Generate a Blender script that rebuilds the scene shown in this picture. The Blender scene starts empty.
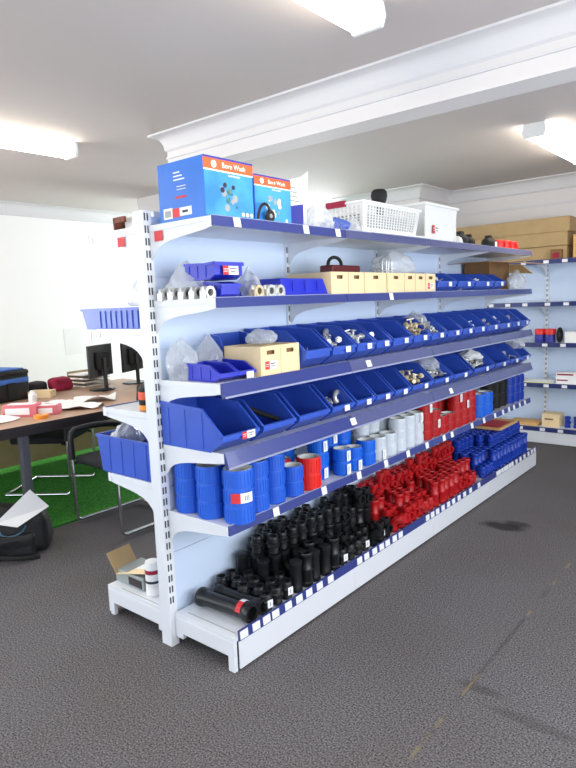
import bpy, bmesh, math, random
from mathutils import Vector, Matrix, noise
random.seed(7)
PI = math.pi
scene = bpy.context.scene
COL = scene.collection

# ------------------------------------------------------------------ materials
def lin(c):
    return tuple(((v/255)/12.92 if v/255 <= .04045 else ((v/255+.055)/1.055)**2.4) for v in c) + (1.0,)

def mat(name, rgb, rough=.5, metal=0.0, var=0.0, scale=30, bump=0.0, spec=.5, rgb2=None, coat=0, detail=3):
    m = bpy.data.materials.new(name); m.use_nodes = True
    nt = m.node_tree; b = nt.nodes['Principled BSDF']
    b.inputs['Base Color'].default_value = lin(rgb)
    b.inputs['Roughness'].default_value = rough
    b.inputs['Metallic'].default_value = metal
    b.inputs['Specular IOR Level'].default_value = spec
    b.inputs['Coat Weight'].default_value = coat
    tc = nt.nodes.new('ShaderNodeTexCoord')
    n = nt.nodes.new('ShaderNodeTexNoise'); n.inputs['Scale'].default_value = scale; n.inputs['Detail'].default_value = detail
    nt.links.new(tc.outputs['Object'], n.inputs['Vector'])
    if var or rgb2:
        r = nt.nodes.new('ShaderNodeValToRGB')
        c = lin(rgb)
        if rgb2: lo, hi = c, lin(rgb2)
        else:
            lo = tuple(max(0, v*(1-var)) for v in c[:3])+(1,); hi = tuple(min(1, v*(1+var)) for v in c[:3])+(1,)
        r.color_ramp.elements[0].position = .35; r.color_ramp.elements[1].position = .65
        r.color_ramp.elements[0].color = lo; r.color_ramp.elements[1].color = hi
        nt.links.new(n.outputs['Fac'], r.inputs['Fac']); nt.links.new(r.outputs['Color'], b.inputs['Base Color'])
    if bump:
        bp = nt.nodes.new('ShaderNodeBump'); bp.inputs['Strength'].default_value = bump; bp.inputs['Distance'].default_value = .01
        nt.links.new(n.outputs['Fac'], bp.inputs['Height']); nt.links.new(bp.outputs['Normal'], b.inputs['Normal'])
    return m

def emit(name, rgb, s):
    m = bpy.data.materials.new(name); m.use_nodes = True
    nt = m.node_tree; nt.nodes.clear()
    e = nt.nodes.new('ShaderNodeEmission'); e.inputs[0].default_value = lin(rgb); e.inputs[1].default_value = s
    o = nt.nodes.new('ShaderNodeOutputMaterial'); nt.links.new(e.outputs[0], o.inputs[0])
    return m

def film(name, rgb, opac=.35, rough=.15):
    m = bpy.data.materials.new(name); m.use_nodes = True
    nt = m.node_tree; b = nt.nodes['Principled BSDF']
    b.inputs['Base Color'].default_value = lin(rgb); b.inputs['Roughness'].default_value = rough
    b.inputs['Specular IOR Level'].default_value = .9
    t = nt.nodes.new('ShaderNodeBsdfTransparent'); mx = nt.nodes.new('ShaderNodeMixShader')
    lw = nt.nodes.new('ShaderNodeLayerWeight'); lw.inputs[0].default_value = .35
    ma = nt.nodes.new('ShaderNodeMath'); ma.operation = 'MULTIPLY_ADD'; ma.inputs[1].default_value = .6; ma.inputs[2].default_value = opac
    nt.links.new(lw.outputs['Facing'], ma.inputs[0]); nt.links.new(ma.outputs[0], mx.inputs[0])
    nt.links.new(t.outputs[0], mx.inputs[1]); nt.links.new(b.outputs[0], mx.inputs[2])
    nt.links.new(mx.outputs[0], nt.nodes['Material Output'].inputs[0])
    return m

M = dict(
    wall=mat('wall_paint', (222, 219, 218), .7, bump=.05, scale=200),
    wall_lit=mat('light_washed_wall_paint', (248, 248, 247), .7, bump=.05, scale=200),  # left wall only: strong light on it is put into the paler colour
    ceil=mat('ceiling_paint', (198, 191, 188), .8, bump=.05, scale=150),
    cornice=mat('cornice_paint', (216, 215, 217), .6),
    steel=mat('white_powder_coat', (224, 228, 234), .38),
    panel=mat('panel_powder_coat', (204, 220, 242), .42),
    slot=mat('slot_shadow', (60, 66, 74), .8),
    strip=mat('blue_strip', (50, 62, 130), .28, coat=.3),
    stripg=mat('grey_violet_strip', (82, 88, 134), .25, coat=.4),
    stripd=mat('dark_blue_strip', (40, 52, 110), .35),
    stripe=mat('strip_pale_edge', (150, 156, 190), .4),
    lamp_added=emit('added_lamp_diffuser', (255, 250, 242), 24.0),  # stronger glow for the added battens out of view
    paper=mat('paper_white', (240, 240, 240), .8),
    card=mat('label_card', (236, 238, 242), .6),
    red=mat('label_red', (214, 52, 56), .6),
    ink=mat('ink', (40, 44, 60), .7),
    bin=mat('blue_bin_plastic', (50, 86, 190), .34, var=.05, scale=8),
    binr=mat('royal_bin_plastic', (34, 46, 186), .3),
    cblue=mat('coupling_blue', (42, 100, 212), .35),
    cblue2=mat('coupling_bright_blue', (22, 104, 218), .35),
    cblued=mat('fitting_dark_blue', (20, 60, 170), .4),
    cred=mat('coupling_red', (226, 40, 34), .35),
    cdred=mat('fitting_red', (180, 22, 28), .4),
    cgrey=mat('coupling_grey', (206, 214, 222), .4),
    inner=mat('coupling_inner_grey', (214, 216, 212), .5),
    black=mat('black_plastic', (24, 25, 28), .36, var=.15),
    blackm=mat('black_matt', (20, 20, 22), .7),
    metal=mat('zinc_metal', (196, 198, 196), .3, metal=.4, var=.15, scale=60),
    brass=mat('brass_metal', (206, 192, 160), .3, metal=.4, var=.15, scale=60),
    chrome=mat('chrome', (220, 222, 224), .12, metal=1),
    greym=mat('grey_plastic', (150, 158, 158), .45),
    carton=mat('kraft_board', (236, 212, 168), .75, var=.04, scale=12),
    kraft=mat('brown_kraft_board', (176, 150, 108), .8, var=.05, scale=9),
    kraftd=mat('dark_and_shaded_kraft_board', (128, 96, 62), .85, var=.08, scale=9),
    kraftl=mat('light_kraft_board', (222, 176, 112), .8, var=.05, scale=9),
    wood=mat('desk_laminate', (176, 142, 118), .45, var=.08, scale=5),
    dark=mat('dark_edge', (46, 38, 40), .5),
    fabric=mat('black_fabric', (30, 31, 36), .85, bump=.3, scale=300),
    bagfab=mat('bag_nylon', (15, 16, 20), .6, bump=.5, scale=35),
    coolb=mat('cooler_blue', (60, 110, 190), .6),
    film=film('clear_plastic_film', (225, 230, 236), .3),
    filmb=film('blue_plastic_film', (70, 110, 215), .5),
    filmw=film('frosted_plastic', (236, 238, 238), .72, .4),
    white=mat('white_plastic', (236, 237, 236), .4),
    orange=mat('orange_tape', (244, 150, 40), .5),
    redbox=mat('red_box', (216, 112, 124), .6),
    maroon=mat('maroon_cloth', (150, 24, 60), .8),
    boxblue=mat('carton_print_blue', (36, 110, 206), .4, var=.04, scale=6),
    boxlt=mat('carton_print_light_blue', (70, 160, 226), .4, rgb2=(44, 124, 214), scale=7),
    boxor=mat('carton_print_orange', (236, 92, 44), .45),
    boxnavy=mat('carton_print_navy', (50, 56, 150), .45),
    teal=mat('carton_print_teal', (70, 120, 120), .5, var=.3, scale=50),
    lamp=emit('lamp_diffuser', (255, 246, 230), 13.0),
    screen=mat('screen_black', (26, 27, 30), .3),
    tan=mat('tan_panel', (170, 150, 104), .7, var=.1, scale=4),
    rust=mat('rusty_steel', (120, 70, 56), .7, metal=.4, var=.4, scale=40),
)

def carpet():
    m = bpy.data.materials.new('grey_carpet'); m.use_nodes = True
    nt = m.node_tree; N = nt.nodes; Lk = nt.links; b = N['Principled BSDF']
    b.inputs['Roughness'].default_value = .95; b.inputs['Specular IOR Level'].default_value = .15
    tc = N.new('ShaderNodeTexCoord')
    n1 = N.new('ShaderNodeTexNoise'); n1.inputs['Scale'].default_value = 150; n1.inputs['Detail'].default_value = 2
    n2 = N.new('ShaderNodeTexNoise'); n2.inputs['Scale'].default_value = 1.3; n2.inputs['Detail'].default_value = 4
    for n in (n1, n2): Lk.new(tc.outputs['Object'], n.inputs['Vector'])
    r = N.new('ShaderNodeValToRGB'); r.color_ramp.elements[0].position = .3; r.color_ramp.elements[1].position = .7
    r.color_ramp.elements[0].color = lin((44, 43, 47)); r.color_ramp.elements[1].color = lin((134, 131, 134))
    Lk.new(n1.outputs['Fac'], r.inputs['Fac'])
    r2 = N.new('ShaderNodeValToRGB'); r2.color_ramp.elements[0].position = .3; r2.color_ramp.elements[1].position = .75
    r2.color_ramp.elements[0].color = (1, 1, 1, 1); r2.color_ramp.elements[1].color = (.86, .82, .76, 1)
    Lk.new(n2.outputs['Fac'], r2.inputs['Fac'])
    mx = N.new('ShaderNodeMix'); mx.data_type = 'RGBA'; mx.blend_type = 'MULTIPLY'; mx.inputs[0].default_value = 1
    Lk.new(r.outputs['Color'], mx.inputs[6]); Lk.new(r2.outputs['Color'], mx.inputs[7])
    cur = mx.outputs[2]
    sep = N.new('ShaderNodeSeparateXYZ'); Lk.new(tc.outputs['Object'], sep.inputs[0])
    def blob(cx, cy, rx, ry, col, k):
        nonlocal cur
        mp = N.new('ShaderNodeMapping'); mp.inputs['Scale'].default_value = (1/rx, 1/ry, 1)
        mp.inputs['Location'].default_value = (-cx/rx, -cy/ry, 0)
        nz = N.new('ShaderNodeTexNoise'); nz.inputs['Scale'].default_value = 9
        Lk.new(tc.outputs['Object'], nz.inputs['Vector'])
        Lk.new(tc.outputs['Object'], mp.inputs[0])
        ln = N.new('ShaderNodeVectorMath'); ln.operation = 'LENGTH'; Lk.new(mp.outputs[0], ln.inputs[0])
        ad = N.new('ShaderNodeMath'); ad.operation = 'MULTIPLY_ADD'; ad.inputs[1].default_value = .9
        Lk.new(nz.outputs['Fac'], ad.inputs[0]); Lk.new(ln.outputs['Value'], ad.inputs[2])
        mr = N.new('ShaderNodeMapRange'); mr.inputs[1].default_value = 1.0; mr.inputs[2].default_value = 1.6
        mr.inputs[3].default_value = k; mr.inputs[4].default_value = 0
        Lk.new(ad.outputs[0], mr.inputs[0])
        m2 = N.new('ShaderNodeMix'); m2.data_type = 'RGBA'; Lk.new(mr.outputs[0], m2.inputs[0])
        Lk.new(cur, m2.inputs[6]); m2.inputs[7].default_value = lin(col); cur = m2.outputs[2]
    blob(.66, 2.19, .15, .075, (44, 42, 42), .85)
    blob(.72, 2.27, .1, .06, (44, 42, 42), .7)
    blob(1.21, .50, .10, .03, (58, 56, 56), .45)
    blob(1.42, .42, .2, .03, (58, 56, 56), .35)
    # worn seam at x = 1.16 : broken yellowish thread and a dark scuff
    def seam(x0, wdt, col, k, nscale, thr, y0, y1):
        nonlocal cur
        a = N.new('ShaderNodeMath'); a.operation = 'SUBTRACT'; a.inputs[1].default_value = x0; Lk.new(sep.outputs[0], a.inputs[0])
        b_ = N.new('ShaderNodeMath'); b_.operation = 'ABSOLUTE'; Lk.new(a.outputs[0], b_.inputs[0])
        mr = N.new('ShaderNodeMapRange'); mr.inputs[1].default_value = wdt*.4; mr.inputs[2].default_value = wdt; mr.inputs[3].default_value = 1; mr.inputs[4].default_value = 0
        Lk.new(b_.outputs[0], mr.inputs[0])
        nz = N.new('ShaderNodeTexNoise'); nz.inputs['Scale'].default_value = nscale; Lk.new(tc.outputs['Object'], nz.inputs['Vector'])
        g = N.new('ShaderNodeMapRange'); g.inputs[1].default_value = thr; g.inputs[2].default_value = thr+.08; Lk.new(nz.outputs['Fac'], g.inputs[0])
        ya = N.new('ShaderNodeMath'); ya.operation = 'LESS_THAN'; ya.inputs[1].default_value = y1; Lk.new(sep.outputs[1], ya.inputs[0])
        p = N.new('ShaderNodeMath'); p.operation = 'MULTIPLY'; Lk.new(mr.outputs[0], p.inputs[0]); Lk.new(g.outputs[0], p.inputs[1])
        q = N.new('ShaderNodeMath'); q.operation = 'MULTIPLY'; Lk.new(p.outputs[0], q.inputs[0]); Lk.new(ya.outputs[0], q.inputs[1])
        q2 = N.new('ShaderNodeMath'); q2.operation = 'MULTIPLY'; q2.inputs[1].default_value = k; Lk.new(q.outputs[0], q2.inputs[0])
        m2 = N.new('ShaderNodeMix'); m2.data_type = 'RGBA'; Lk.new(q2.outputs[0], m2.inputs[0])
        Lk.new(cur, m2.inputs[6]); m2.inputs[7].default_value = lin(col); cur = m2.outputs[2]
    seam(1.16, .012, (46, 45, 44), .35, 2, .40, -9, 9)
    seam(1.16, .009, (136, 122, 88), .6, 7, .52, -9, 9)
    Lk.new(cur, b.inputs['Base Color'])
    bp = N.new('ShaderNodeBump'); bp.inputs['Strength'].default_value = .5; bp.inputs['Distance'].default_value = .004
    Lk.new(n1.outputs['Fac'], bp.inputs['Height']); Lk.new(bp.outputs['Normal'], b.inputs['Normal'])
    return m
M['carpet'] = carpet()
M['turf'] = mat('green_turf', (44, 104, 38), .95, rgb2=(72, 150, 56), scale=60, bump=.5, spec=.1)

# ------------------------------------------------------------------ mesh helpers
class MB:
    def __init__(s): s.v = []; s.f = []; s.m = []; s.s = []
    def add(s, vs, fs, m=0, smooth=False):
        k = len(s.v); s.v += [tuple(v) for v in vs]
        for f in fs: s.f.append([k+i for i in f]); s.m.append(m); s.s.append(smooth)
        return s
    def box(s, x0, x1, y0, y1, z0, z1, m=0, T=None):
        vs = [Vector((x, y, z)) for x in (x0, x1) for y in (y0, y1) for z in (z0, z1)]
        if T: vs = [T @ v for v in vs]
        return s.add(vs, [(0, 1, 3, 2), (4, 6, 7, 5), (0, 4, 5, 1), (2, 3, 7, 6), (0, 2, 6, 4), (1, 5, 7, 3)], m)
    def prism(s, poly, a, b, axis='y', m=0, T=None):
        n = len(poly); vs = []
        for c in (a, b):
            for p, q in poly:
                vs.append({'y': Vector((p, c, q)), 'x': Vector((c, p, q)), 'z': Vector((p, q, c))}[axis])
        if T: vs = [T @ v for v in vs]
        fs = [tuple(range(n))[::-1], tuple(range(n, 2*n))] + [(i, (i+1) % n, n+(i+1) % n, n+i) for i in range(n)]
        return s.add(vs, fs, m)
    def lathe(s, prof, seg=20, T=None, m=0, ms=None, close=False, smooth=True, rib=0):
        vs = []
        for i, (r, z) in enumerate(prof):
            for k in range(seg):
                a = 2*PI*k/seg; rr = r*(1-rib*(k % 2))
                vs.append(Vector((rr*math.cos(a), rr*math.sin(a), z)))
        if T: vs = [T @ v for v in vs]
        k0 = len(s.v); s.v += [tuple(v) for v in vs]
        P = len(prof)
        for i in range(P-1 + (1 if close else 0)):
            j = (i+1) % P
            for k in range(seg):
                l = (k+1) % seg
                s.f.append([k0+i*seg+k, k0+i*seg+l, k0+j*seg+l, k0+j*seg+k]); s.m.append(ms[i] if ms else m); s.s.append(smooth)
        if not close:
            for i, rev in ((0, True), (P-1, False)):
                if prof[i][0] > 1e-5:
                    f = [k0+i*seg+k for k in range(seg)]
                    s.f.append(f[::-1] if rev else f); s.m.append(ms[min(i, P-2)] if ms else m); s.s.append(False)
        return s
    def tube(s, pts, r, seg=8, m=0):
        pts = [Vector(p) for p in pts]; k0 = len(s.v); up = Vector((0, 0, 1)); ring = None
        for i, p in enumerate(pts):
            d = (pts[min(i+1, len(pts)-1)] - pts[max(i-1, 0)]).normalized()
            if ring is None:
                a = d.cross(up) if abs(d.z) < .95 else d.cross(Vector((1, 0, 0)))
            else: a = ring - d*ring.dot(d)
            a.normalize(); b = d.cross(a); ring = a
            for k in range(seg):
                t = 2*PI*k/seg; s.v.append(tuple(p+a*(r*math.cos(t))+b*(r*math.sin(t))))
        for i in range(len(pts)-1):
            for k in range(seg):
                l = (k+1) % seg
                s.f.append([k0+i*seg+k, k0+i*seg+l, k0+(i+1)*seg+l, k0+(i+1)*seg+k]); s.m.append(m); s.s.append(True)
        s.f.append([k0+k for k in range(seg)][::-1]); s.m.append(m); s.s.append(False)
        s.f.append([k0+(len(pts)-1)*seg+k for k in range(seg)]); s.m.append(m); s.s.append(False)
        return s
    def build(s, name, mats, parent=None, loc=None, rz=0, bevel=0, rot=None):
        me = bpy.data.meshes.new(name); me.from_pydata(s.v, [], s.f)
        if not isinstance(mats, (list, tuple)): mats = [mats]
        for mm in mats: me.materials.append(M[mm] if isinstance(mm, str) else mm)
        me.polygons.foreach_set('material_index', s.m); me.polygons.foreach_set('use_smooth', s.s)
        bm = bmesh.new(); bm.from_mesh(me); bmesh.ops.recalc_face_normals(bm, faces=bm.faces); bm.to_mesh(me); bm.free()
        me.set_sharp_from_angle(angle=math.radians(40)); me.update()
        o = bpy.data.objects.new(name, me); COL.objects.link(o)
        if parent: o.parent = parent
        if loc: o.location = loc
        if rot: o.rotation_euler = rot
        elif rz: o.rotation_euler = (0, 0, rz)
        if bevel:
            b = o.modifiers.new('bevel', 'BEVEL'); b.width = bevel; b.segments = 2; b.limit_method = 'ANGLE'
        return o

def bez(p0, p1, p2, p3, n=8):
    out = []
    for i in range(n+1):
        t = i/n; u = 1-t
        out.append(tuple(u**3*a+3*u*u*t*b+3*u*t*t*c+t**3*d for a, b, c, d in zip(p0, p1, p2, p3)))
    return out
def rbox(sx, sy, sz, r=.02, seg=3, fn=None):
    """rounded soft box centred in x, y standing on z=0"""
    bm = bmesh.new(); bmesh.ops.create_cube(bm, size=1)
    for v in bm.verts: v.co = Vector((v.co.x*sx, v.co.y*sy, (v.co.z+.5)*sz))
    bmesh.ops.bevel(bm, geom=list(bm.edges), offset=r, segments=seg, affect='EDGES', profile=.5)
    if fn:
        bmesh.ops.subdivide_edges(bm, edges=list(bm.edges), cuts=4, use_grid_fill=True)
        for v in bm.verts: v.co = fn(v.co.copy())
    mb = MB(); bm.verts.ensure_lookup_table()
    mb.add([v.co for v in bm.verts], [[v.index for v in f.verts] for f in bm.faces], 0, True); bm.free()
    return mb

def thing(name, label, cat, loc=(0, 0, 0), rz=0, group=None, rot=None):
    o = bpy.data.objects.new(name, None); COL.objects.link(o); o.empty_display_size = .05
    o.location = loc; o.rotation_euler = rot if rot else (0, 0, rz)
    return tag(o, label, cat, group)
def tag(o, label, cat, group=None, kind=None):
    if label: o['label'] = label
    if cat: o['category'] = cat
    if group: o['group'] = group
    if kind: o['kind'] = kind
    return o
def struct(name, mb, m, bevel=0):
    o = mb.build(name, m, bevel=bevel); o['kind'] = 'structure'; return o
def kids(o): return [c for c in bpy.data.objects if c.parent == o]
def dup(root, loc, rz=None, label=None, group=None, rot=None):
    r = root.copy(); COL.objects.link(r); r.location = loc
    if rot: r.rotation_euler = rot
    elif rz is not None: r.rotation_euler = (0, 0, rz)
    if label: r['label'] = label
    if group: r['group'] = group
    for ch in kids(root):
        c = ch.copy(); COL.objects.link(c); c.parent = r
        for g in kids(ch):
            d = g.copy(); COL.objects.link(d); d.parent = c
    return r
ORD = ['first', 'second', 'third', 'fourth', 'fifth', 'sixth', 'seventh', 'eighth', 'ninth', 'tenth', 'eleventh', 'twelfth',
       'thirteenth', 'fourteenth', 'fifteenth', 'sixteenth', 'seventeenth', 'eighteenth', 'nineteenth', 'twentieth',
       'twenty-first', 'twenty-second', 'twenty-third', 'twenty-fourth', 'twenty-fifth']

def text_mesh(txt, size, T, m, name, parent, thick=.0004):
    cu = bpy.data.curves.new(name, 'FONT'); cu.body = txt; cu.size = size; cu.extrude = thick; cu.align_x = 'CENTER'; cu.align_y = 'CENTER'
    cu.resolution_u = 3
    o = bpy.data.objects.new(name, cu); COL.objects.link(o)
    dg = bpy.context.evaluated_depsgraph_get(); me = bpy.data.meshes.new_from_object(o.evaluated_get(dg))
    bpy.data.objects.remove(o); bpy.data.curves.remove(cu)
    me.name = name; me.transform(T); me.materials.clear(); me.materials.append(M[m])
    r = bpy.data.objects.new(name, me); COL.objects.link(r)
    if parent: r.parent = parent
    return r

# ------------------------------------------------------------------ room
ZC = 2.63
XL, XR, YN, YB = -4.3, 3.3, -4.6, 4.97
struct('floor', MB().box(XL, XR, YN, YB, -.05, 0), 'carpet')
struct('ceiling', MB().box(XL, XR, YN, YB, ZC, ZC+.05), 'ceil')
struct('wall_back', MB().box(XL-.1, -4.1, YB, YB+.1, 0, ZC).box(-2.1, XR+.1, YB, YB+.1, 0, ZC).box(-4.1, -2.1, YB, YB+.1, 0, .9).box(-4.1, -2.1, YB, YB+.1, 2.3, ZC), 'wall')
struct('wall_right', MB().box(XR, XR+.1, YN, -2.2, 0, ZC).box(XR, XR+.1, 3.0, YB, 0, ZC).box(XR, XR+.1, -2.2, 3.0, 0, .7).box(XR, XR+.1, -2.2, 3.0, 2.2, ZC), 'wall')
# left wall with a window near its front end
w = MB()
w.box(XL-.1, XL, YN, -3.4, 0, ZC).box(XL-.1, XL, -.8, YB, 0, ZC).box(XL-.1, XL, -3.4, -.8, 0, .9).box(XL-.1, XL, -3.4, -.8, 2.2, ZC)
struct('wall_left', w, 'wall_lit')
w = MB()
w.box(XL-.1, -3.9, YN-.1, YN, 0, ZC).box(1.4, XR+.1, YN-.1, YN, 0, ZC).box(-3.9, 1.4, YN-.1, YN, 0, .35).box(-3.9, 1.4, YN-.1, YN, 2.3, ZC)
struct('wall_front', w, 'wall')
def unseen_window(n, axis, a0, a1, z0, z1, c):
    mb = MB(); t = .05; k = 4
    def bar(p0, p1, q0, q1):
        if axis == 'x': mb.box(p0, p1, c-.07, c-.02, q0, q1)
        else: mb.box(c-.07, c-.02, p0, p1, q0, q1)
    bar(a0, a1, z0, z0+t); bar(a0, a1, z1-t, z1)
    for i in range(k+1):
        p = a0+(a1-a0)*i/k; bar(max(a0, p-t/2), min(a1, p+t/2), z0, z1)
    o = struct('unseen_window_%d' % n, mb, 'white'); return o
unseen_window(1, 'x', -3.9, 1.4, .35, 2.3, YN)  # front window, unseen, added to light the room from behind the camera
unseen_window(2, 'y', -3.4, -.8, .9, 2.2, XL)
unseen_window(4, 'y', -2.2, 3.0, .7, 2.2, XR+.1)  # right window, unseen, added to brighten the shelf interiors
unseen_window(3, 'x', -4.1, -2.1, .9, 2.3, YB+.1)  # back window, out of view, added to brighten the left wall
# wall stub at the back and the short partition on the left
struct('trim_1', MB().box(-1.95, -1.02, 4.3, YB, 0, ZC), 'wall')
struct('trim_2', MB().box(-3.33, -2.7, 2.5, 2.62, 0, ZC), 'wall')
# ceiling beam
struct('trim_3', MB().box(-1.25, XR, 1.19, 1.37, 2.40, ZC), 'wall')
def cornice_prof(h=.12, d=.1):
    # (outwards, z) profile
    pts = [(0, ZC), (d, ZC), (d, ZC-.012)]
    for i in range(7):
        a = i/6*PI/2
        pts.append((d*.9-(d*.75)*math.sin(a), ZC-.012-(h-.024)*(1-math.cos(a))))
    pts += [(.0, ZC-h)]
    return pts
def cornice(name, path, h=.12, d=.1):
    """path: list of (x, y) corners; profile pushed to the left-hand side of travel"""
    prof = cornice_prof(h, d); mb = MB(); n = len(path); rings = []
    for i, p in enumerate(path):
        p = Vector(p)
        a = (p-Vector(path[i-1])).normalized() if i else None
        b = (Vector(path[i+1])-p).normalized() if i < n-1 else None
        na = Vector((-a.y, a.x)) if a else None; nb = Vector((-b.y, b.x)) if b else None
        if na is None: mi = nb
        elif nb is None: mi = na
        else:
            mi = (na+nb).normalized(); mi = mi/mi.dot(na)
        rings.append([(p.x+mi.x*o, p.y+mi.y*o, z) for o, z in prof])
    k = len(prof)
    vs = [v for r in rings for v in r]
    fs = [(i*k+j, i*k+(j+1) % k, (i+1)*k+(j+1) % k, (i+1)*k+j) for i in range(n-1) for j in range(k)]
    fs += [tuple(range(k)), tuple(range((n-1)*k, n*k))]
    mb.add(vs, fs, 0, True); return struct(name, mb, 'cornice')
cornice('trim_4', [(XR, 1.37), (-1.25, 1.37), (-1.25, 1.19), (XR, 1.19)][::-1], .11, .09)
cornice('trim_5', [(XR, YB), (-1.02, YB), (-1.02, 4.3), (-1.95, 4.3), (-1.95, YB), (XL, YB), (XL, YN)], .13, .1)
struct('trim_6', MB().box(-1.02, XR, YB-.012, YB, 2.36, 2.385), 'cornice')
struct('trim_7', MB().box(-1.25, XR, 1.178, 1.19, 2.475, 2.487), 'cornice')
struct('baseboard_left', MB().box(XL, XL+.015, YN, YB, 0, .09), 'cornice')
struct('baseboard_back', MB().box(XL+.015, -1.95, YB-.015, YB, 0, .09), 'cornice')

# ------------------------------------------------------------------ ceiling battens
def batten(loc, L, label, rz=0, lm='lamp'):
    t = thing('ceiling_light', label, 'ceiling light', loc, rz, 'surface mounted fluorescent battens')
    MB().box(-.06, .06, 0, L, -.03, 0).build('housing', 'white', t)
    prof = [(-.068, -.03), (-.075, -.055), (-.06, -.085), (.06, -.085), (.075, -.055), (.068, -.03)]
    MB().prism(prof, .022, L-.022).build('diffuser', lm, t)
    pc = [(-.07, 0), (-.08, -.055), (-.066, -.095), (.066, -.095), (.08, -.055), (.07, 0)]
    MB().prism(pc, -.004, .02).build('end_cap', 'white', t, bevel=.004)
    MB().prism(pc, L-.02, L+.004).build('end_cap', 'white', t, bevel=.004)
    return t
batten((.70, -.62, ZC), 1.22, 'ceiling light nearest the camera, its end at the top edge of the picture')
batten((.62, 2.80, ZC), 1.22, 'ceiling light with pale end cap behind the ceiling beam')
batten((-1.85, -.40, ZC), 1.25, 'ceiling light glowing over the desk side of the shelving')
batten((-3.75, -2.6, ZC), 1.22, 'added unseen ceiling light near the left wall, beside the window', 0, 'lamp_added')  # unseen batten added to brighten the left wall
batten((-3.75, -1.30, ZC), 1.22, 'added unseen ceiling light near the left wall, farther from the camera', 0, 'lamp_added')  # second unseen batten added for the left wall

# ------------------------------------------------------------------ gondola shelving
BAY = .883; NB = 4
LV = [1.826, 1.522, 1.193, .919, .622]
G = thing('gondola_shelving', 'long white double-sided gondola shelving unit with blue price strips on grey carpet', 'shelving', (0, 0, 0))
for i in range(NB+1):
    y = i*BAY
    ya = -.016 if i == 0 else y
    sl = MB().box(-.065, 0, ya, y+.027, 0, 1.89)
    z = .2
    while z < 1.87:
        for dy in ((-.010, .004) if i == 0 else (.004, .0155)): sl.box(0, .0008, y+dy, y+dy+.0075, z, z+.030, 1)
        z += .05
    sl.build('upright', ['steel', 'slot'], G)
for i in range(NB):
    y0 = i*BAY+.033; y1 = (i+1)*BAY
    mb = MB(); z = .12
    while z < 1.85:
        z1 = min(z+.298, 1.87); mb.box(-.052, -.014, y0, y1, z, z1); z = z1+.003
    mb.box(-.045, -.02, y0, y1, .12, 1.87)
    mb.build('back_panel', 'panel', G)
SD = .368  # shelf depth (right side)
def bracket_poly(d, s=1):
    pts = [(0, 0), (d, 0), (d, -.035)]
    pts += [(p[0], p[1]) for p in bez((d*.9, -.042), (d*.45, -.062), (d*.12, -.06), (d*.05, -.12) if s > 0 else (d*.04, -.15), 7)]
    pts += [(0, -.135 if s > 0 else -.17)]
    return [(s*a, b) for a, b in pts]
def label_cards(parent, ys, x, z, w=.035, h=.032, tilt=0):
    for yy in ys:
        MB().box(0, .0012, -w/2, w/2, -h/2, h/2).build('price_label', 'card', parent, loc=(x, yy, z), rot=(0, tilt, 0))
lab = {0: [.141, .574, .818], 1: [1.30], 2: [1.05], 3: [.895, 2.016],
       4: [.295, .644, .946, 1.214, 1.46, 1.695, 1.927, 2.044, 2.361, 2.57, 2.777, 2.936, 3.062, 3.17, 3.3, 3.42]}
for li, z in enumerate(LV):
    for b in range(NB):
        y0 = b*BAY+(.0135 if b == 0 else .002); y1 = (b+1)*BAY-.002+(.03 if b == 3 else 0)
        sh = MB().box(.002, SD-.004, y0, y1, z-.028, z-.001).build('shelf', 'steel', G, bevel=.003)
        if li in (2, 3):   # deep sloping ticket strip
            hh = .05 if li == 2 else .056
            st = MB().prism([(SD-.002, z+.004), (SD+.004, z+.006), (SD+.024, z-hh), (SD+.006, z-hh-.006), (SD-.002, z-.03)], y0, y1)
            st.prism([(SD+.0245, z-hh-.002), (SD+.0265, z-hh-.002), (SD+.0265, z-hh+.006), (SD+.0235, z-hh+.006)], y0, y1, m=1)
        else:
            st = MB().prism([(SD-.003, z+.004), (SD+.003, z+.004), (SD+.010, z-.034), (SD-.003, z-.034)], y0, y1)
            st.prism([(SD-.0035, z+.004), (SD+.0035, z+.004), (SD+.0035, z+.0065), (SD-.0035, z+.0065)], y0, y1, m=1)
        st.build('price_strip', ['stripg' if (li == 0 and b > 0) or li in (2, 3) and b > 0 else 'strip', 'stripe'], sh)
        ys = [v for v in lab.get(li, []) if y0 <= v < y1]
        if li in (2, 3): label_cards(sh, ys, SD+.016, z-.022, .045, .035, -.38)
        else: label_cards(sh, ys, SD+.0085, z-.015, .038, .036, -.18)
    for i in range(NB+1):
        y = i*BAY+(.002 if i else .0)
        if i == NB: y -= .01
        br = MB().prism(bracket_poly(SD-.003), y+.013, y+.018)
        br.prism([(0, .004), (SD-.002, .004), (SD-.002, -.036), (SD-.03, -.036), (SD-.03, -.012), (0, -.02)], y+.0095, y+.0132)
        if 0 < i < NB and li in (2, 3): br.v = [(q[0], q[1], q[2]*.55 if q[2] < -.036 else q[2]) for q in br.v]
        o = br.build('bracket', 'steel', G)
        o.location = (.0015, 0, z-.001)
        if i == 0 and li == 0:
            MB().box(.035, .085, .0080, .0093, -.062, -.022).build('sticker', 'red', o)
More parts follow.
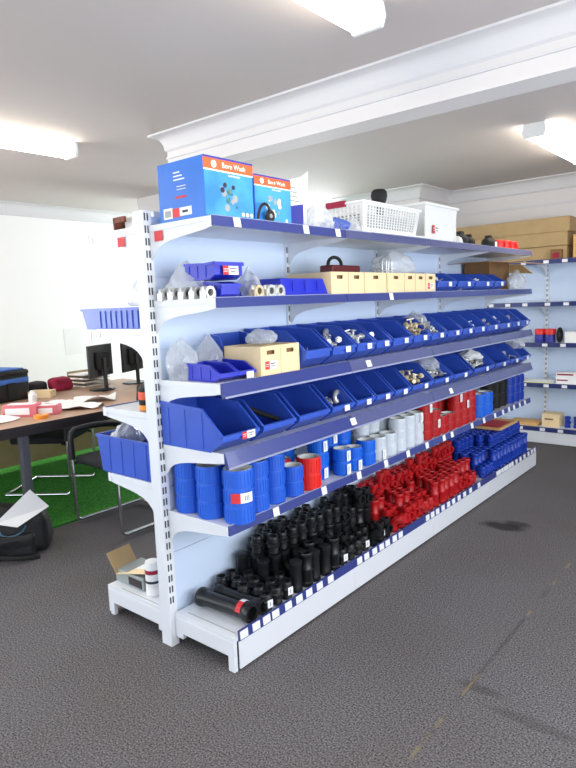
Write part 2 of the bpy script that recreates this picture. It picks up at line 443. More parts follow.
# left side
LZ = [1.83, 1.407, 1.045, .731]
for li, z in enumerate(LZ):
    for b in range(NB):
        y0 = b*BAY+.002; y1 = (b+1)*BAY-.002
        sh = MB().box(-.41, -.067, y0, y1, z-.028, z-.001).build('shelf', 'steel', G, bevel=.003)
        MB().box(-.42, -.411, y0, y1, z-.034, z+.003).build('price_strip', 'strip', sh)
    for i in range(NB+1):
        y = i*BAY-(.01 if i == NB else 0)
        br = MB().prism([(-.0665+a, c) for a, c in bracket_poly(.345, -1)], y+.003, y+.009)
        br.prism([(-.0665, .004), (-.412, .004), (-.412, -.036), (-.39, -.036), (-.39, -.012), (-.0665, -.02)], y-.001, y+.004)
        o = br.build('bracket', 'steel', G); o.location = (0, 0, z-.001)
        if i == 0 and li == 0:
            MB().box(-.2, -.15, -.0022, -.001, -.07, -.03).build('sticker', 'red', o)
# base
BE = 3.72
for side in (1, -1):
    x0, x1 = (0, .37) if side > 0 else (-.065, -.49)
    for i in range(NB+1):
        y = (i*BAY if i < NB else BE-.03)+(.009 if i == 0 and side > 0 else 0)
        mb = MB()
        a, b_ = min(x0, x1), max(x0, x1)
        if side > 0:
            mb.box(.001, .366, y, y+.022, .065, .135).box(.33, .366, y, y+.022, 0, .066).box(.001, .05, y, y+.022, .04, .066)
        else:
            mb.box(-.486, -.066, y, y+.022, .065, .135).box(-.486, -.455, y, y+.022, 0, .066).box(-.11, -.066, y, y+.022, .04, .066)
        mb.build('base_foot', 'steel', G, bevel=.003)
    for b in range(NB):
        y0 = b*BAY+(.032 if b == 0 and side > 0 else .001); y1 = (b+1)*BAY-.001 if b < NB-1 else BE
        if side > 0:
            sh = MB().box(.002, .372, y0-(.022 if b == 0 else 0), y1, .136, .152)
            # small punched holes read as a dotted row along the end
            sh.box(.05, .34, y0+.012, y0+.016, .152, .1524, 1)
            sh = sh.build('base_shelf', ['steel', 'greym'], G, bevel=.002)
            k = MB().box(.3705, .378, y0, y1, .012, .135).build('kick_plate', 'steel', G, bevel=.002)
            st = MB().prism([(.373, .134), (.380, .134), (.376, .178), (.371, .178)], y0, y1).build('price_strip', 'strip', sh)
        else:
            sh = MB().box(-.488, -.067, y0, y1, .136, .152)
            sh.box(-.4, -.12, y0+.012, y0+.016, .152, .1524, 1)
            sh = sh.build('base_shelf', ['steel', 'greym'], G, bevel=.002)
            MB().box(-.498, -.4885, y0, y1, .012, .15).build('kick_plate', 'steel', G, bevel=.002)
bl = [.06, .134, .2, .259, .346, .424, .498, .58, .669, .927, .994, 1.074, 1.146, 1.209, 1.286, 1.354, 1.687, 1.753, 1.822, 1.9, 1.98, 2.055, 2.142, 2.229,
      2.328, 2.475, 2.824, 2.87, 2.925, 2.98, 3.03, 3.085, 3.139, 3.229, 3.321, 3.416, 3.514, 3.6, 3.67]
label_cards([o for o in COL.objects if o.name.startswith('base_shelf')][0], bl, .3795, .156, .046, .034, -.09)

# ------------------------------------------------------------------ storage bins
def bin_meshes(d, w, h, lip=.4, t=.004, ribs=3, depth_mid=.7):
    mb = MB()
    if lip > .98:     # full-height tray: straight rim, slightly raked front
        mb.box(0, .9*d, t, w-t, 0, t).box(0, t, t, w-t, t, h)
        for y in (0, w-t): mb.prism([(0, 0), (.93*d, 0), (.95*d, h*.3), (d-.004, h*.8), (d, h), (0, h)], y, y+t)
        mb.prism([(.93*d-t, 0), (.93*d, 0), (.95*d, h*.3), (d, h), (d-t, h), (.95*d-t, h*.3)], t, w-t)
        for y0, y1 in ((-.005, t), (w-t, w+.005)): mb.box(0, d+.006, y0, y1, h-.01, h+.002)
        mb.box(d-t, d+.008, 0, w, h-.01, h+.002)
        for i in range(4 if h > .12 else 0):
            for y in (-.0025, w): mb.box(d*(.1+.22*i), d*(.1+.22*i)+.007, y, y+.0025, .01, h-.01)
        return mb
    side = [(0, 0), (.8*d, 0), (d, .26*h), (d, lip*h), (depth_mid*d, .93*h), (0, h)]
    for y in (0, w-t): mb.prism(side, y, y+t)
    mb.box(0, .8*d, t, w-t, 0, t)
    mb.box(0, t, t, w-t, t, h)
    mb.prism([(.8*d-t, 0), (.8*d, 0), (d, .26*h), (d, lip*h), (d-t, lip*h), (d-t, .28*h)], t, w-t)
    # rolled rim along the side tops, the slope and the lip
    for y0, y1 in ((-.004, t+.002), (w-t-.002, w+.004)):
        mb.prism([(-.004, h-.008), (-.004, h+.003), (depth_mid*d, .93*h+.003), (d, lip*h+.004), (d, lip*h-.006), (depth_mid*d-.003, .93*h-.007)], y0, y1)
    mb.prism([(d-.004, lip*h-.008), (d+.008, lip*h-.012), (d+.008, lip*h+.002), (d-.004, lip*h+.004)], -.004, w+.004)
    for i in range(ribs):
        x = d*(.12+.56*i/max(1, ribs-1))
        for y in (-.0025, w): mb.box(x, x+.006, y, y+.0025, .01, .88*h)
    return mb
def stack_card(parent, x, y, z, tilt=0, w=.075, h=.034, red=True):
    """ticket with a red end and a printed white end, lying on an +X facing surface"""
    mb = MB(); r = .36 if red else 0
    if red: mb.box(0, .001, -w/2, -w/2+w*r, -h/2, h/2, 1)
    mb.box(0, .001, -w/2+w*r, w/2, -h/2, h/2, 0)
    if red:
        mb.box(.001, .0014, -w/2+.004, -w/2+w*r-.004, h*.1, h*.18, 0).box(.001, .0014, -w/2+.004, -w/2+w*r-.006, -h*.15, -h*.08, 0)
    mb.box(.001, .0014, -w/2+w*r+.006, w/2-.01, h*.12, h*.24, 2).box(.001, .0014, -w/2+w*r+.01, w/2-.016, -h*.2, -h*.1, 2)
    return mb.build('price_label', ['card', 'red', 'ink'], parent, loc=(x, y, z), rot=(0, tilt, 0))

def metal_proto(kind):
    mb = MB()
    if kind == 0:  # hex nipple
        mb.lathe([(.010, 0), (.012, .003), (.012, .018), (.013, .019), (.013, .020), (.010, .021), (.010, .04), (.011, .042), (.011, .05)], 12)
        mb.lathe([(.017, .02), (.018, .021), (.018, .032), (.017, .033)], 6, smooth=False)
    elif kind == 1:  # elbow
        pts = [(0, 0, 0), (0, 0, .025), (.006, 0, .038), (.02, 0, .044), (.045, 0, .044)]
        mb.tube(pts, .012, 10); mb.lathe([(.015, 0), (.016, .002), (.016, .014), (.015, .016)], 12)
        mb.tube([(.032, 0, .044), (.047, 0, .044)], .016, 10)
    elif kind == 2:  # u bolt
        pts = [(-.02, 0, 0), (-.02, 0, .05)]+[(-.02*math.cos(a), 0, .05+.02*math.sin(a)) for a in [PI*i/8 for i in range(1, 8)]]+[(.02, 0, .05), (.02, 0, 0)]
        mb.tube(pts, .004, 6); mb.box(-.028, .028, -.008, .008, .008, .012)
    else:  # valve / tap
        mb.tube([(-.03, 0, .012), (.03, 0, .012)], .011, 10); mb.tube([(0, 0, .012), (0, 0, .05)], .007, 8)
        mb.box(-.025, .025, -.006, .006, .048, .054)
        mb.tube([(-.032, 0, .012), (-.018, 0, .012)], .015, 8); mb.tube([(.018, 0, .012), (.032, 0, .012)], .015, 8)
    return mb
METALS = {}
def metal_fitting(loc, kind, label, group, rot, big=1.25, m='metal'):
    key = (kind, m)
    nm = ['hex_nipple', 'pipe_elbow', 'u_bolt', 'tap_valve'][kind]
    if key not in METALS:
        o = metal_proto(kind).build(nm, m); METALS[key] = o
    else:
        o = METALS[key].copy(); COL.objects.link(o)
    o.location = loc; o.rotation_euler = rot; o.scale = (big,)*3
    return tag(o, label, 'fitting', group)
KN = ['hex nipple', 'pipe elbow', 'U bolt', 'tap valve']
def fill_bin(x0, y0, w, z, n, where, m='metal', x1=.34, pile=.0):
    """fittings tipped into one bin: laid out on a loose grid in rising layers"""
    kk = {}
    n = int(n*1.4); cols = max(2, int((w-.03)/.042)); i = 0; lay = 0
    while i < n:
        for cx in (x1-.05, x1-.12, x1-.19):
            for c in range(cols):
                if i >= n: break
                k = random.choice((0, 1, 3, 0, 2))
                yy = y0+.035+(w-.07)*(c/(max(1, cols-1)))+random.uniform(-.004, .004)
                r = (PI/2+random.uniform(-.15, .15), random.uniform(0, 6), random.uniform(0, 6)) if k in (0, 2) else (random.uniform(-.3, .3), random.uniform(-.3, .3), random.uniform(0, 6))
                metal_fitting((cx+random.uniform(-.005, .005), yy, z+.012+lay*.028+pile+(.012 if k in (0,) else 0)), k,
                              'metal %s lying loose in %s' % (KN[k], where), 'metal fittings in '+where, r, .95, m)
                i += 1
        lay += 1

BIN = {}
def place_bin(loc, d, w, h, label, group, rz=0, lip=.4, m='bin', card=1, rot=None):
    key = (round(d, 3), round(w, 3), round(h, 3), m, lip)
    name = 'storage_bin'
    t = thing(name, label, 'storage bin', loc, rz, group, rot)
    if key not in BIN:
        b = bin_meshes(d, w, h, lip).build('bin_body', m, t); BIN[key] = b
    else:
        b = BIN[key].copy(); COL.objects.link(b); b.parent = t
    if card == 2: stack_card(t, d+.0085, w*.68, lip*h-.012, -.0, min(.075, w*.5), .03)
    elif card == 1: MB().box(0, .001, -.021, .021, -.014, .014).build('price_label', 'card', t, loc=(d+.0085, w*.62, lip*h-.016))
    return t
# level 4: the long row of large bins
e4 = [(0.0, .215), (.235, .455), (.475, .71), (.73, .925), (.94, 1.12), (1.13, 1.31), (1.325, 1.505), (1.52, 1.79), (1.80, 2.07), (2.08, 2.36),
      (2.40, 2.76), (2.78, 3.06), (3.08, 3.31), (3.325, 3.55)]
hold4 = {0: 'empty', 1: 'holding black offcuts', 2: 'with a few small fittings', 3: 'with a few fittings', 4: 'nearly empty', 5: 'nearly empty', 6: 'nearly empty',
         7: 'with brassy fittings', 8: 'heaped with fittings in film', 9: 'nearly empty', 10: 'with pale fittings', 11: 'nearly empty', 12: 'with small fittings', 13: 'with wrapped stock'}
for i, (a, b) in enumerate(e4):
    place_bin((.006, a+.006, LV[3]), .366, b-a-.012, .185, 'large blue open-front bin, %s in the lower row of bins, %s' % (ORD[i], hold4[i]),
              'blue bins on the lower bin shelf', card=2 if i == 0 else (0 if i in (1, 2) else 1), lip=.38)
for i, n, m in ((2, 2, 'metal'), (3, 5, 'metal'), (7, 16, 'brass'), (8, 16, 'metal'), (10, 14, 'metal'), (12, 6, 'metal')):
    a, b = e4[i]; fill_bin(.01, a+.006, b-a-.012, LV[3], n, 'the %s bin of the lower row' % ORD[i], m, pile=.055 if n > 4 else .01)
# black offcut lying in the second bin
o = MB().tube(bez((.05, .26, LV[3]+.15), (.15, .28, LV[3]+.17), (.2, .36, LV[3]+.1), (.32, .40, LV[3]+.07), 10), .012, 8).build('hose_offcut', 'blackm')
tag(o, 'short black hose offcut lying in the second bin of the lower row', 'hose')
# level 3 row
e3 = [(.54, .735), (.75, .95), (.96, 1.135), (1.145, 1.30), (1.315, 1.54), (1.55, 1.76), (1.77, 1.98), (1.99, 2.21), (2.22, 2.40), (2.41, 2.62), (2.63, 2.87),
      (2.88, 3.12), (3.13, 3.31), (3.32, 3.52)]
hold3 = {0: 'empty', 1: 'with shiny fittings', 2: 'with shiny fittings', 3: 'with a few fittings', 4: 'nearly empty', 5: 'heaped with fittings', 6: 'with long fittings sticking up',
         7: 'nearly empty', 8: 'with flat fittings', 9: 'with small fittings', 10: 'with small fittings', 11: 'with rod-like fittings', 12: 'with rod-like fittings', 13: 'nearly empty'}
for i, (a, b) in enumerate(e3):
    place_bin((.006, a+.005, LV[2]), .366, b-a-.010, .185, 'blue open-front bin, %s of the upper row of bins, %s' % (ORD[i], hold3[i]),
              'blue bins on the upper bin shelf', card=0 if i == 0 else 1, lip=.45)
for i, n, m in ((1, 12, 'metal'), (2, 12, 'metal'), (3, 5, 'metal'), (5, 20, 'brass'), (6, 18, 'metal'), (8, 6, 'metal'), (9, 6, 'metal'), (10, 6, 'metal'), (11, 8, 'metal'), (12, 6, 'metal')):
    a, b = e3[i]; fill_bin(.01, a+.005, b-a-.010, LV[2], n, 'the %s bin of the upper row' % ORD[i], m, pile=.06 if n > 5 else .03)
place_bin((.01, .30, LV[2]), .10, .20, .175, 'blue bin standing behind the kraft pick boxes, only its rim showing', None, card=0)
# level 2 bins at the far end
e2 = [(1.90, 2.17), (2.19, 2.46), (2.48, 2.80), (2.82, 3.03)]
for i, (a, b) in enumerate(e2):
    place_bin((.04, a+.005, LV[1]), .31, b-a-.010, .13, 'blue open bin, %s of four right of the kraft pick boxes' % ORD[i], 'blue bins right of the pick boxes', card=1, lip=.5)
    fill_bin(.04, a+.005, b-a-.010, LV[1], (6, 2, 8, 2)[i], 'the %s bin right of the pick boxes' % ORD[i], 'metal', x1=.32, pile=.02)
# two small bins stacked near the upright on level 2
t = place_bin((.19, .092, LV[1]), .13, .10, .07, 'small royal blue bin under another small bin beside the upright', None, m='binr', card=0, lip=.8)
t = place_bin((.15, .062, LV[1]+.076), .17, .152, .066, 'small royal blue bin with red and white ticket, stacked on another bin', None, m='binr', card=0, lip=.97)
stack_card(t, .1795, .078, .034, 0, .085, .034)
# pair of small bins on level 3
t = place_bin((.13, .06, LV[2]), .19, .095, .07, 'small royal blue bin on the left in front of crumpled plastic bags', None, m='binr', card=0, lip=.45)
t = place_bin((.13, .165, LV[2]), .19, .095, .07, 'small royal blue bin with white tag, beside the kraft pick boxes', None, m='binr', card=1, lip=.45)
# upturned bin on level 2
t = thing('storage_bin', 'blue bin lying upside down between metal clamps and kraft boxes', 'storage bin', (.07, .44, LV[1]))
mb = MB(); h = .085
mb.add([(0, 0, 0), (.27, 0, 0), (.27, .34, 0), (0, .34, 0), (.02, .015, h), (.25, .015, h*.95), (.25, .325, h*.95), (.02, .325, h)],
       [(0, 1, 5, 4), (1, 2, 6, 5), (2, 3, 7, 6), (3, 0, 4, 7), (4, 5, 6, 7)])
mb.box(-.004, .276, -.006, .346, 0, .01)
mb.build('bin_body', 'binr', t, bevel=.004)
for yy in (.08, .17, .26): MB().box(.262, .266, yy-.003, yy+.003, .012, .07).build('rib', 'binr', t)

# left side bins
t = place_bin((-.085, .20, LZ[1]), .46, .185, .095, 'shallow ribbed blue bin on the desk-side shelf above the monitors', None, rz=PI, card=0, lip=1.0)
rb = MB()
for i in range(8):
    x = .03+i*.04; rb.box(x, x+.008, .185, .189, .008, .083)
rb.build('side_ribs', 'bin', t)
t = place_bin((-.085, .215, LZ[3]), .42, .2, .175, 'deep blue bin with clear film on the desk-side shelf above the black chair', None, rz=PI, card=0, lip=1.0)

# ------------------------------------------------------------------ kraft pick boxes
def pick_box(loc, d, w, h, label, group, card=False, slot='kraftd'):
    t = thing('pick_box', label, 'box', loc, 0, group)
    mb = MB(); e = .003
    mb.box(0, d, 0, w, 0, e).box(0, e, e, w-e, e, h).box(0, d, 0, e, e, h).box(0, d, w-e, w, e, h)
    sw, sh = min(.05, w*.4), .018
    zc = h*.78; yc = w/2
    mb.box(d-e, d, e, yc-sw/2, e, h).box(d-e, d, yc+sw/2, w-e, e, h).box(d-e, d, yc-sw/2, yc+sw/2, e, zc-sh/2).box(d-e, d, yc-sw/2, yc+sw/2, zc+sh/2, h)
    mb.box(.02, d-.012, e, w-e, h-.006, h-.003)
    mb.build('box_body', 'carton', t)
    MB().box(d-.014, d-.0125, yc-sw/2-.004, yc+sw/2+.004, zc-sh/2-.004, zc+sh/2+.002).build('hand_slot', slot, t)
    if card: stack_card(t, d+.0005, w*.5, h*.35, 0, min(.075, w*.8), .034)
    return t
for i, (a, b) in enumerate([(.795, .94), (.945, 1.085), (1.09, 1.305), (1.315, 1.50), (1.505, 1.63), (1.635, 1.755), (1.76, 1.885)]):
    pick_box((.07, a, LV[1]), .275, b-a, .112, 'kraft pick box with hand slot, %s from the left in the row of seven' % ORD[i], 'kraft pick boxes in a row', card=(i == 6))
pick_box((.13, .275, LV[2]), .215, .128, .125, 'kraft pick box with a price ticket, beside the small royal blue bins', 'pair of kraft pick boxes', card=True)
pick_box((.13, .405, LV[2]), .215, .128, .125, 'kraft pick box with no ticket, right of its ticketed twin', 'pair of kraft pick boxes')

# ------------------------------------------------------------------ plastic bags
def bag(loc, sx, sy, sz, label, seed, m='film', rot=0, tie=True, amp=.25, name='plastic_bag'):
    bm = bmesh.new(); bmesh.ops.create_icosphere(bm, subdivisions=4, radius=1)
    off = Vector((seed*3.1, seed*1.7, seed))
    for v in bm.verts:
        p = v.co.copy(); n = noise.noise(p*1.6+off)*amp+abs(noise.noise(p*4+off))*amp*.6+noise.noise(p*9+off)*amp*.2
        q = p*(1+n)
        if tie and p.z > .55: k = (p.z-.55)/.45; q.x *= 1-.75*k; q.y *= 1-.5*k; q.z += k*.35
        z = max(0, q.z+.62)
        v.co = Vector((q.x*sx/2, q.y*sy/2, z*sz/1.9))
    mb = MB(); mb.add([v.co for v in bm.verts], [[v.index for v in f.verts] for f in bm.faces], 0, False); bm.free()
    for i in range(len(mb.s)): mb.s[i] = (i*7 % 3 != 0)
    o = mb.build(name, m, None, loc, rot)
    return tag(o, label, 'plastic bag')
bag((.13, .085, LV[1]), .18, .1, .15, 'tall clear plastic bag behind the row of clamps at the upright', 1, rot=.3)
bag((.25, .33, LV[1]+.003), .1, .08, .12, 'clear plastic bag standing beside the stacked royal blue bins', 2)
bag((.075, .08, LV[2]), .12, .13, .17, 'crumpled clear plastic bag against the upright beside small blue bins', 3, rot=.2)
bag((.08, .225, LV[2]), .11, .13, .17, 'crumpled clear plastic bag behind the kraft pick boxes', 4)
bag((.22, .42, LV[2]+.127), .13, .12, .075, 'small shiny plastic bag on top of the kraft pick boxes', 5, tie=False)
bag((.2, 1.62, LV[1]+.115), .2, .36, .13, 'clear plastic bag of fittings lying on the row of kraft pick boxes', 6, amp=.3)
bag((.26, .82, LV[0]+.006), .15, .12, .13, 'clear plastic bag slumped beside the display card on the top shelf', 7)
bag((.26, .955, LV[0]+.006), .15, .12, .085, 'blue wrapped plastic bag left of the white basket on the top shelf', 8, m='filmb', tie=False)
bag((.30, 1.055, LV[0]+.006), .09, .06, .075, 'grey film bag in front of the white basket', 9)
bag((.305, 3.40, LV[1]), .13, .18, .16, 'bulging clear plastic bag at the far end under the open carton', 10)
bag((-.40, .115, LZ[3]+.12), .13, .13, .11, 'clear plastic bag spilling from the desk-side blue bin', 11, amp=.35)
bag((-.2, .1, LZ[1]+.1), .14, .1, .13, 'clear plastic bag resting on the shallow desk-side bin', 12)
bag((.2, 1.88, LV[2]+.115), .16, .12, .1, 'clear film bundle standing out of the upper row of bins', 13)
bag((.2, 2.0, LV[3]+.115), .2, .2, .1, 'clear film bag heaped in the lower row of bins', 14)
bag((.26, 2.6, LV[3]+.12), .16, .24, .07, 'white film bag lying across the lower row of bins', 15, m='filmw')
bag((.28, 3.45, LV[3]+.13), .14, .14, .15, 'clear film bag at the far end of the lower row of bins', 16)

# ------------------------------------------------------------------ metal pipe clamps on level 2
def clamp_block(loc, label, group, rz=0, m='metal', s=.052):
    t = thing('pipe_clamp', label, 'pipe clamp', loc, rz, group)
    mb = MB(); n = 10; r = s*.27
    # plate with a round opening, pulled forward as a sleeve
    mb.lathe([(r, 0), (s*.5, 0), (s*.5, .036), (r, .036)], 18, T=Matrix.Translation((0, 0, s*.5)) @ Matrix.Rotation(PI/2, 4, 'Y'), close=True)
    mb.box(.002, .034, -s*.5, s*.5, 0, s*.18)
    mb.box(.002, .034, -s*.56, -s*.44, 0, s*.66).box(.002, .034, s*.44, s*.56, 0, s*.66)
    mb.build('clamp_body', m, t, bevel=.0015)
    for yy in (-s*.5, s*.5): MB().lathe([(.006, 0), (.006, .012), (.004, .016)], 8).build('bolt', 'metal', t, loc=(.018, yy, s*.66))
    MB().box(.008, .012, -r*.9, r*.9, s*.5-r*.6, s*.5+r*.6).build('bore', 'dark', t)
    return t
c0 = clamp_block((.03, .034, LV[1]), 'galvanised pipe clamp on the second shelf, first of five beside the near upright', 'galvanised clamps beside the upright')
for i in range(1, 5):
    dup(c0, (.03+.062*i, .034+.002*i, LV[1]), 0, 'galvanised pipe clamp on the second shelf, %s of five beside the near upright' % ORD[i])
g1 = clamp_block((.315, .155, LV[1]), 'brownish pipe clamp in front of the stacked royal blue bins', None, m='brass')
g1.location = (.325, .272, LV[1])
for i, yy in enumerate((.335, .395)):
    dup(c0, (.335, yy, LV[1]), 0, 'galvanised pipe clamp on the shelf edge, %s of two left of the upturned bin' % ORD[i], 'clamps left of the upturned bin')

# dark red hand tool and chrome u-bolts on the pick boxes
t = thing('hand_pump', 'dark red hand tool with black grip lying on the kraft pick boxes', 'tool', (.2, 1.07, LV[1]+.109))
MB().box(-.03, .05, -.13, .13, 0, .045).build('tool_body', mat('dark_red_paint', (96, 20, 28), .4), t, bevel=.008)
MB().tube(bez((.01, -.11, .045), (.01, -.11, .1), (.01, .01, .1), (.01, .01, .045), 8), .009, 8).build('grip', 'blackm', t)
for i, yy in enumerate((1.36, 1.42)):
    metal_fitting((.3, yy, LV[1]+.115), 2, 'chrome U bolt standing on the kraft pick boxes', 'chrome U bolts on the pick boxes', (0, 0, PI/2+.1*i), 1.1, 'metal')

# ------------------------------------------------------------------ top shelf
TZ = LV[0]+.001
def product_box(loc, d, w, h, label, rz=0, big=True):
    t = thing('product_box', label, 'box', loc, rz)
    MB().box(0, d, 0, w, 0, h).build('carton', 'boxblue', t, bevel=.002)
    f = MB().box(d, d+.0008, .004, w-.004, .004, h-.004)
    f.build('printed_front', 'boxlt', t)
    b = MB().box(d+.0008, d+.0014, 0, w, h*.79, h*.965)
    b.box(d+.0008, d+.0012, 0, w, h*.965, h, 1).box(d+.0008, d+.0012, 0, w, h*.765, h*.79, 2)
    b.build('banner', ['boxor', 'boxnavy', 'paper'], t)
    T = Matrix.Translation((d+.0018, w*.6, h*.875)) @ Matrix(((0, 0, 1, 0), (1, 0, 0, 0), (0, 1, 0, 0), (0, 0, 0, 1)))
    text_mesh('Bore Wash', h*.125, T, 'paper', 'brand_lettering', t)
    T2 = Matrix.Translation((d+.0015, w*.6, h*.72)) @ Matrix(((0, 0, 1, 0), (1, 0, 0, 0), (0, 1, 0, 0), (0, 0, 0, 1)))
    text_mesh('SUBMERSIBLE', h*.05, T2, 'paper', 'small_lettering', t)
    MB().lathe([(h*.06, 0), (h*.06, .001)], 20, T=Matrix.Translation((d+.0014, w*.2, h*.875)) @ Matrix.Rotation(PI/2, 4, 'Y')).build('round_logo', 'paper', t)
    pic = MB()   # printed picture of a pump : dark body, hose reel and fittings
    rnd = random.Random(3 if big else 5)
    for k in range(16):
        yy = w*(.5+rnd.uniform(-.17, .17)); zz = h*(.37+rnd.uniform(-.2, .2)); r = h*rnd.uniform(.02, .07)
        pic.lathe([(r, 0), (r, .0004+.0001*k)], 9, T=Matrix.Translation((d+.0008, yy, zz)) @ Matrix.Rotation(PI/2, 4, 'Y'), m=k % 3)
    pic.build('pump_picture', ['teal', 'ink', 'greym'] if big else ['greym', 'carton', 'paper'], t)
    for k in range(3 if big else 1):
        MB().lathe([(h*.035, 0), (h*.035, .001)], 16, T=Matrix.Translation((d+.0008, w*(.76+.09*k if big else .85), h*.1)) @ Matrix.Rotation(PI/2, 4, 'Y')).build('round_logo', 'paper', t)
    # end printing on the near side
    s = MB().box(d*.36, d*.55, -.0008, 0, h*.74, h*.76).box(d*.36, d*.6, -.0008, 0, h*.68, h*.70).box(d*.36, d*.5, -.0008, 0, h*.8, h*.82)
    s.box(d*.42, d*.62, -.0008, 0, h*.52, h*.53).box(d*.42, d*.62, -.0008, 0, h*.57, h*.58)
    s.box(d*.38, d*.62, -.0008, 0, h*.38, h*.415, 1)
    s.build('end_print', ['paper', 'red'], t)
    if big:
        l = MB().box(d*.1, d*.3, -.0012, 0, h*.06, h*.24).box(d*.3, d*.46, -.0012, 0, h*.07, h*.22, 1).box(d*.46, d*.72, -.0012, 0, h*.08, h*.22)
        l.box(d*.13, d*.27, -.0016, -.0012, h*.09, h*.2, 2).box(d*.52, d*.64, -.0016, -.0012, h*.13, h*.17, 3)
        l.build('price_label', ['paper', 'red', 'greym', 'ink'], t)
    else:
        MB().box(d*.4, d*.9, -.0012, 0, h*.02, h*.3).build('dark_print', 'dark', t)
    return t
product_box((.075, .012, TZ), .265, .268, .225, 'big blue pump carton with orange banner on the top shelf near the upright')
product_box((.13, .298, TZ), .20, .235, .195, 'smaller blue pump carton with orange banner, second on the top shelf', big=False)
# black hose reel in front of second box
t = thing('hose_coil', 'small black wheel and hose in front of the smaller blue carton', 'hose', (.352, .345, TZ))
MB().lathe([(.012, -.006), (.024, -.006), (.027, 0), (.024, .006), (.012, .006)], 20, T=Matrix.Translation((0, .02, .028)) @ Matrix.Rotation(PI/2, 4, 'Y'), close=True).build('wheel', 'black', t)
MB().lathe([(.009, -.007), (.009, .007)], 12, T=Matrix.Translation((0, .02, .028)) @ Matrix.Rotation(PI/2, 4, 'Y')).build('hub', 'greym', t)
MB().tube(bez((0, .02, .05), (.0, .0, .1), (.0, -.05, .07), (.0, -.055, .012), 10), .006, 8).build('hose', 'black', t)
# display card in film
t = thing('display_card', 'tall printed card in a clear sleeve leaning beside the smaller blue carton', 'card', (.25, .585, TZ), 0, rot=(0, -.06, .05))
mb = MB(); P_ = [(0, 0), (.14, 0), (.18, .25), (.0, .21)]
mb.prism(P_, 0, .003, 'x'); mb.build('card', 'paper', t)
MB().prism([(.004, .004), (.139, .004), (.152, .125), (.003, .10)], .003, .004, 'x').build('navy_print', 'boxnavy', t)
s = MB()
for k in range(4): s.box(.003, .0038, .02, .13-.01*k, .13+.02*k, .136+.02*k)
s.build('print_lines', 'greym', t)
MB().prism([(-.01, 0), (.17, 0), (.225, .29), (.15, .25), (0, .215)], -.0025, -.0018, 'x').build('sleeve', 'film', t)

# white basket
def basket(loc):
    t = thing('laundry_basket', 'white perforated plastic basket with a red clip on the top shelf', 'basket', loc)
    d, w, h = .27, .60, .15
    def wall(p0, p1, n, nm):
        """perforated wall from p0 to p1 (bottom and top lines) as a grid of bars"""
        mb = MB(); p0 = [Vector(q) for q in p0]; p1 = [Vector(q) for q in p1]
        nrm = (p0[1]-p0[0]).cross(p1[0]-p0[0]).normalized()*.0015
        def P(u, v): return (p0[0].lerp(p0[1], u)).lerp(p1[0].lerp(p1[1], u), v)
        def quad(u0, u1, v0, v1):
            a, b, c, e = P(u0, v0), P(u1, v0), P(u1, v1), P(u0, v1)
            mb.add([a-nrm, b-nrm, c-nrm, e-nrm, a+nrm, b+nrm, c+nrm, e+nrm], [(0, 3, 2, 1), (4, 5, 6, 7), (0, 1, 5, 4), (1, 2, 6, 5), (2, 3, 7, 6), (3, 0, 4, 7)])
        rows = 8; f = .45
        quad(0, 1, 0, .16); quad(0, 1, .88, 1)
        for r in range(1, rows):
            v = .16+.72*r/rows; quad(0, 1, v-.014, v+.014)
        for i in range(n+1):
            u = .06+.88*i/n; quad(u-.17/n, u+.17/n, .16, .88)
        quad(0, .06, .16, .88); quad(.94, 1, .16, .88)
        return mb.build(nm, 'white', t)
    i_ = .02
    A = [(-d/2+i_, -w/2+i_, 0), (d/2-i_, -w/2+i_, 0), (d/2-i_, w/2-i_, 0), (-d/2+i_, w/2-i_, 0)]
    B = [(-d/2, -w/2, h), (d/2, -w/2, h), (d/2, w/2, h), (-d/2, w/2, h)]
    for k, n in ((0, 9), (1, 18), (2, 9), (3, 18)):
        wall((A[k], A[(k+1) % 4]), (B[k], B[(k+1) % 4]), n, 'basket_side')
    MB().box(-d/2+i_, d/2-i_, -w/2+i_, w/2-i_, 0, .003).build('base', 'white', t)
    r = MB(); e = .01
    r.box(d/2-.004, d/2+e, -w/2-e, w/2+e, h-.008, h+.004).box(-d/2-e, -d/2+.004, -w/2-e, w/2+e, h-.008, h+.004)
    r.box(-d/2, d/2, -w/2-e, -w/2+.004, h-.008, h+.004).box(-d/2, d/2, w/2-.004, w/2+e, h-.008, h+.004)
    r.build('rim', 'white', t, bevel=.002)
    MB().box(-.09, .09, -.24, .24, .004, .10).build('basket_filler', 'greym', t, bevel=.01)  # grey block added inside so the holes read darker
    MB().box(-.09, .03, -w/2-.014, -w/2+.002, h-.018, h+.012).build('red_clip', 'maroon', t)
    return t
o = MB().box(.05, .385, 1.12, 1.74, TZ+.004, TZ+.014).build('white_board', 'white', None, bevel=.003); tag(o, 'flat white board under the perforated basket', 'board')
o.location.z = 0
basket((.205, 1.40, TZ+.015))
# black round-headed piece standing behind basket
t = thing('rubber_plunger', 'black round-headed rubber piece standing up behind the white basket', 'rubber fitting', (.05, 1.735, TZ))
MB().lathe([(.028, 0), (.028, .17), (.024, .215), (.03, .235), (.044, .262), (.05, .29), (.047, .315), (.035, .328), (.0, .33)], 24).build('rubber_head', 'blackm', t)
